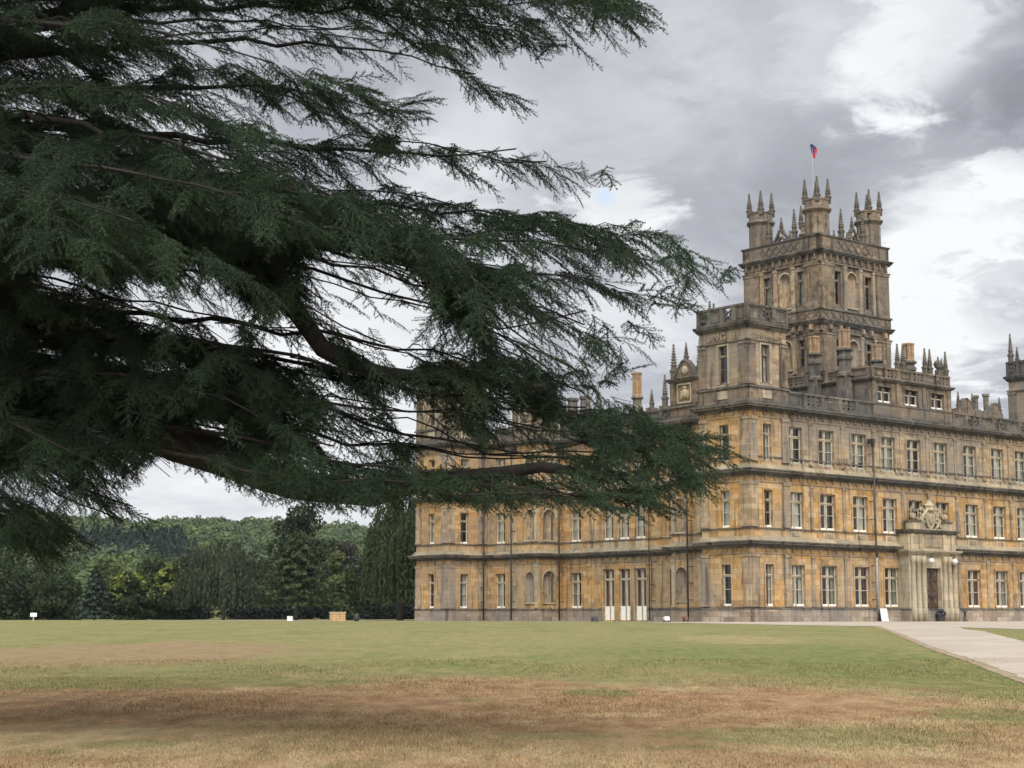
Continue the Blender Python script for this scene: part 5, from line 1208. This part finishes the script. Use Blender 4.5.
    NSPR += len(SP); V = np.concatenate(VV); link('foliage', np_mesh('foliage', V, np.arange(len(V)).reshape(-1, 3), [M_CEDAR]), lo)
    return lo
def A(px, py, Y): return np.array(at(px, py, Y))
def fromtrunk(z): return trunk_axis(z)
# visible limbs: trunk -> tip, as (photo x, photo y, distance)
LIMBS = [
 # top tier
 (dict(r0=.14), 10.6, [(60, -40, 21), (300, -20, 19), (500, -6, 18), (610, 2, 17.6), (650, 8, 17.4)]),
 (dict(r0=.14), 10.0, [(80, 10, 22), (280, 8, 20.5), (430, 20, 19.5), (540, 30, 19), (588, 50, 18.8)]),
 (dict(r0=.13), 9.6, [(80, 50, 23), (260, 40, 21.5), (400, 56, 20.5), (480, 78, 20), (545, 102, 19.6)]),
 (dict(r0=.13), 9.5, [(60, 90, 24), (220, 84, 23), (330, 96, 22), (400, 118, 21.5), (440, 124, 21)]),
 (dict(r0=.12), 11.5, [(60, -90, 20), (260, -70, 18), (430, -50, 17), (560, -30, 16.6)]),
 (dict(r0=.12), 10.2, [(20, 20, 20), (150, 30, 18.5), (270, 60, 17.8), (350, 90, 17.4)]),
 (dict(r0=.10), 9.8, [(20, 30, 25), (200, 20, 25), (340, 30, 24.5), (470, 50, 24)]),
 (dict(r0=.12), 9.0, [(0, 90, 20.5), (100, 90, 19), (190, 108, 18), (260, 130, 17.6)]),
 # lit middle tier coming towards the camera
 (dict(r0=.14, bough=1.9, droop=.4), 8.9, [(-20, 110, 22.0), (80, 128, 20.0), (200, 150, 18.6), (320, 190, 17.8), (420, 232, 17.4)]),
 (dict(r0=.13, bough=1.8, droop=.4), 8.2, [(-40, 150, 20.5), (60, 165, 18.8), (180, 182, 17.6), (280, 210, 17.0), (370, 250, 16.8)]),
 (dict(r0=.12, bough=1.7, droop=.45), 7.8, [(-60, 175, 20.0), (20, 190, 18.0), (120, 215, 16.8), (210, 262, 16.2)]),
 (dict(r0=.12, bough=1.5, droop=.4), 7.6, [(-80, 160, 20.5), (-10, 180, 18.2), (50, 215, 17.0), (80, 245, 16.6)]),
 (dict(r0=.12, bough=1.7, droop=.4), 8.6, [(0, 140, 23.0), (140, 160, 21.5), (300, 196, 20.0), (420, 246, 19.2), (500, 280, 19.0)]),
 (dict(r0=.11, bough=1.5, droop=.5), 7.4, [(-30, 220, 21.0), (60, 236, 19.6), (150, 262, 18.6), (225, 300, 18.0)]),
 # middle tier reaching right
 (dict(r0=.15), 8.7, [(60, 130, 23), (240, 140, 21.8), (380, 152, 20.8), (470, 156, 20), (560, 166, 19.4), (622, 174, 19)]),
 (dict(r0=.14), 8.2, [(80, 160, 23.5), (260, 190, 22), (400, 208, 21), (520, 216, 20), (610, 232, 19.4), (664, 240, 19)]),
 (dict(r0=.15, bough=1.7), 7.8, [(80, 200, 22.5), (260, 222, 21), (420, 238, 19.8), (560, 246, 19), (660, 260, 18.4), (740, 272, 18)]),
 (dict(r0=.13, bough=1.6, droop=.4), 7.4, [(120, 230, 22), (300, 240, 20.5), (450, 262, 19.3), (580, 280, 18.5), (690, 306, 18)]),
 (dict(r0=.12, bough=1.6, droop=.5), 7.0, [(200, 240, 21), (360, 256, 19.8), (480, 290, 19), (580, 330, 18.4), (655, 350, 18)]),
 (dict(r0=.12, bough=1.7, droop=.5), 6.9, [(200, 220, 20.5), (340, 230, 19), (440, 260, 18.3), (530, 320, 17.8), (590, 372, 17.5)]),
 (dict(r0=.12, bough=1.5, droop=.5), 6.7, [(240, 236, 22), (400, 262, 21.2), (500, 322, 20.6), (590, 380, 20), (645, 414, 19.6)]),
 (dict(r0=.11, bough=1.6, droop=.5), 6.6, [(280, 220, 21.5), (400, 250, 20.8), (470, 310, 20.2), (530, 370, 19.8)]),
 (dict(r0=.08, bough=1.2, droop=.6), 7.4, [(200, 250, 20.6), (280, 270, 19.6), (340, 310, 19), (380, 352, 18.8)]),
 (dict(r0=.08, bough=1.2, droop=.6), 7.0, [(240, 280, 20), (320, 320, 19.2), (400, 350, 18.8), (470, 372, 18.6)]),
 (dict(r0=.11, bough=1.6, droop=.5), 7.2, [(250, 260, 20.8), (400, 296, 20), (500, 336, 19.4), (600, 380, 19), (652, 398, 18.8)]),
 (dict(r0=.11, bough=1.5, droop=.5), 6.4, [(260, 330, 21), (400, 346, 20.4), (500, 366, 19.8), (600, 398, 19.2), (660, 420, 18.8)]),
 (dict(r0=.10, bough=1.5, droop=.45), 5.8, [(260, 350, 20.4), (400, 388, 19.8), (500, 404, 19.3), (600, 420, 18.8), (704, 436, 18.4)]),
 (dict(r0=.10, bough=1.4, droop=.4), 5.2, [(300, 400, 20), (420, 410, 19.6), (520, 426, 19.2), (620, 438, 18.8), (712, 456, 18.4)]),
 (dict(r0=.11, bough=1.6, droop=.45), 7.6, [(300, 256, 20), (420, 284, 19.4), (520, 306, 19), (620, 330, 18.6), (672, 346, 18.4)]),
 (dict(r0=.08, bough=1.0, droop=.5), 10.4, [(300, -40, 18.6), (480, -16, 17.8), (590, -4, 17.4), (668, 14, 17.2)]),
 # the heavy elbowed limb and what it carries
 (dict(r0=.25, bough=1.5, taper=.10, nofol=.32, droop=.4, thick=True), 6.6, [(120, 200, 22.5), (230, 250, 21.4), (300, 312, 20.6), (336, 358, 20.2), (390, 374, 19.8), (480, 374, 19.2), (560, 388, 18.6), (620, 402, 18.2)]),
 (dict(r0=.12, bough=1.5, droop=.4), 5.4, [(200, 350, 22), (340, 372, 21), (440, 384, 20.2), (540, 402, 19.6), (640, 420, 19)]),
 (dict(r0=.11, bough=1.4, droop=.35), 5.0, [(200, 380, 21.4), (360, 420, 20.4), (420, 434, 20), (500, 450, 19.5), (590, 452, 19), (690, 440, 18.4), (738, 455, 18.2)]),
 # the low heavy limb
 (dict(r0=.36, bough=1.5, taper=.06, nofol=.30, droop=.25, thick=True), 4.6, [(60, 400, 22.4), (200, 448, 21.2), (290, 482, 20.4), (340, 494, 20), (410, 486, 19.6), (480, 476, 19.2), (560, 470, 18.8), (650, 476, 18.2), (716, 484, 17.8)]),
 (dict(r0=.10, bough=1.4, droop=.3), 4.5, [(200, 430, 20.4), (330, 462, 19.6), (430, 474, 19), (520, 486, 18.4), (620, 496, 17.8), (690, 500, 17.5)]),
 (dict(r0=.10, bough=1.4, droop=.25), 4.9, [(200, 410, 21.8), (340, 440, 21), (440, 452, 20.4), (540, 460, 20), (660, 452, 19.4), (720, 446, 19)]),
 (dict(r0=.10, bough=1.3, droop=.35), 4.3, [(160, 450, 19.8), (300, 478, 19), (400, 482, 18.5), (470, 492, 18.2), (560, 498, 17.8), (640, 506, 17.4)]),
 (dict(r0=.09, bough=1.3, droop=.45), 5.2, [(150, 380, 20), (260, 420, 19.4), (340, 450, 19), (420, 460, 18.6)]),
 (dict(r0=.09, bough=1.2, droop=.4), 5.2, [(200, 400, 22), (330, 410, 21.6), (420, 440, 21.2), (480, 480, 20.8)]),
 # low left mass
 (dict(r0=.14, bough=1.7, droop=.4), 6.2, [(-60, 300, 22.8), (60, 326, 21.8), (170, 350, 21.0), (270, 380, 20.4), (330, 420, 20.0)]),
 (dict(r0=.13, bough=1.7, droop=.45), 5.6, [(-60, 350, 22.3), (40, 376, 21.2), (130, 410, 20.6), (196, 446, 20.2)]),
 (dict(r0=.13, bough=1.6, droop=.4), 4.6, [(-70, 430, 22.4), (20, 460, 21.4), (90, 492, 20.8), (168, 526, 20.4)]),
 (dict(r0=.12, bough=1.5, droop=.4), 4.2, [(-90, 470, 21.8), (-20, 490, 20.8), (30, 520, 20.3), (60, 552, 20.0)]),
 (dict(r0=.12, bough=1.6, droop=.45), 5.0, [(-80, 390, 21.3), (0, 420, 20.0), (80, 456, 19.4), (140, 490, 19.1)]),
 (dict(r0=.12, bough=1.6, droop=.4), 5.8, [(-60, 320, 24.3), (60, 370, 23.8), (160, 400, 23.4), (230, 430, 23.2)]),
 (dict(r0=.11, bough=1.6, droop=.4), 6.6, [(-60, 260, 21.8), (60, 290, 20.6), (170, 326, 19.8), (250, 372, 19.4)]),
 (dict(r0=.11, bough=1.6, droop=.4), 6.4, [(-60, 270, 24.8), (80, 310, 24.3), (200, 340, 23.8), (300, 390, 23.4)]),
 (dict(r0=.12, bough=1.5, droop=.4), 4.9, [(-70, 400, 23.8), (30, 430, 23.4), (110, 450, 23.0), (160, 476, 22.8)]),
 (dict(r0=.10, bough=1.4, droop=.4), 3.9, [(-90, 500, 23.3), (-10, 520, 22.6), (40, 545, 22.2)]),
 (dict(r0=.10, bough=1.3, droop=.35), 4.9, [(180, 420, 24.0), (260, 440, 23.8), (230, 462, 23.4), (178, 467, 23.2)]),
]
for kw, z, pts_ in LIMBS:
    limb([fromtrunk(z)]+[A(*p) for p in pts_], **kw)
    if kw.get('thick'): continue
    # a second limb of the same tier, farther into the tree
    j = rng.normal(0, 1, (len(pts_), 3)); n_ = len(pts_)
    limb([fromtrunk(z+rng.uniform(.2, .6))]+[A(p[0]-10-30*i/n_+j[i, 0]*8, p[1]-4+j[i, 1]*9, p[2]+1.3+j[i, 2]*.5) for i, p in enumerate(pts_)], **dict(kw, r0=.045, dens=1.5))
# the tiers just above the picture, which keep the lower ones in shade
for i, (y0, Z0) in enumerate(((-70, 23), (-110, 21.5), (-150, 24), (-190, 20), (-240, 22.5), (-300, 21), (-360, 19.5), (-130, 18.8), (-90, 26), (-220, 18.6))):
    limb([fromtrunk(11+i*.5), A(60, y0-10, Z0), A(260, y0-5, Z0-.6), A(430, y0+5, Z0-1), A(570-i*12, y0+25, Z0-1.2)], r0=.12, bough=2.0, sp=.5, hi=False, dens=1.2, filt=False)
# the rest of the tree, out of the picture: upper tiers and the far and left sides
rr = np.random.default_rng(8)
for i in range(30):
    z = 4.5+i*.62; a = 2.4*i+.7; Lm = (10.5-(z-4)*.36)*rr.uniform(.8, 1.1)
    dirv = np.array([math.cos(a), math.sin(a), 0]); tip = trunk_axis(z)+dirv*Lm+np.array([0, 0, .2-Lm*.05])
    pp = proj(np.array([tip, trunk_axis(z)+dirv*Lm*.6]))
    if ((pp[:, 0] > -40) & (pp[:, 1] > -40)).any() or dirv[1] < -.25: continue
    limb([trunk_axis(z), trunk_axis(z)+dirv*Lm*.35+np.array([0, 0, .5]), trunk_axis(z)+dirv*Lm*.7+np.array([0, 0, .3]), tip], r0=.16, bough=2.2, sp=.6, hi=False, dens=.6)
S['sprays'] = NSPR
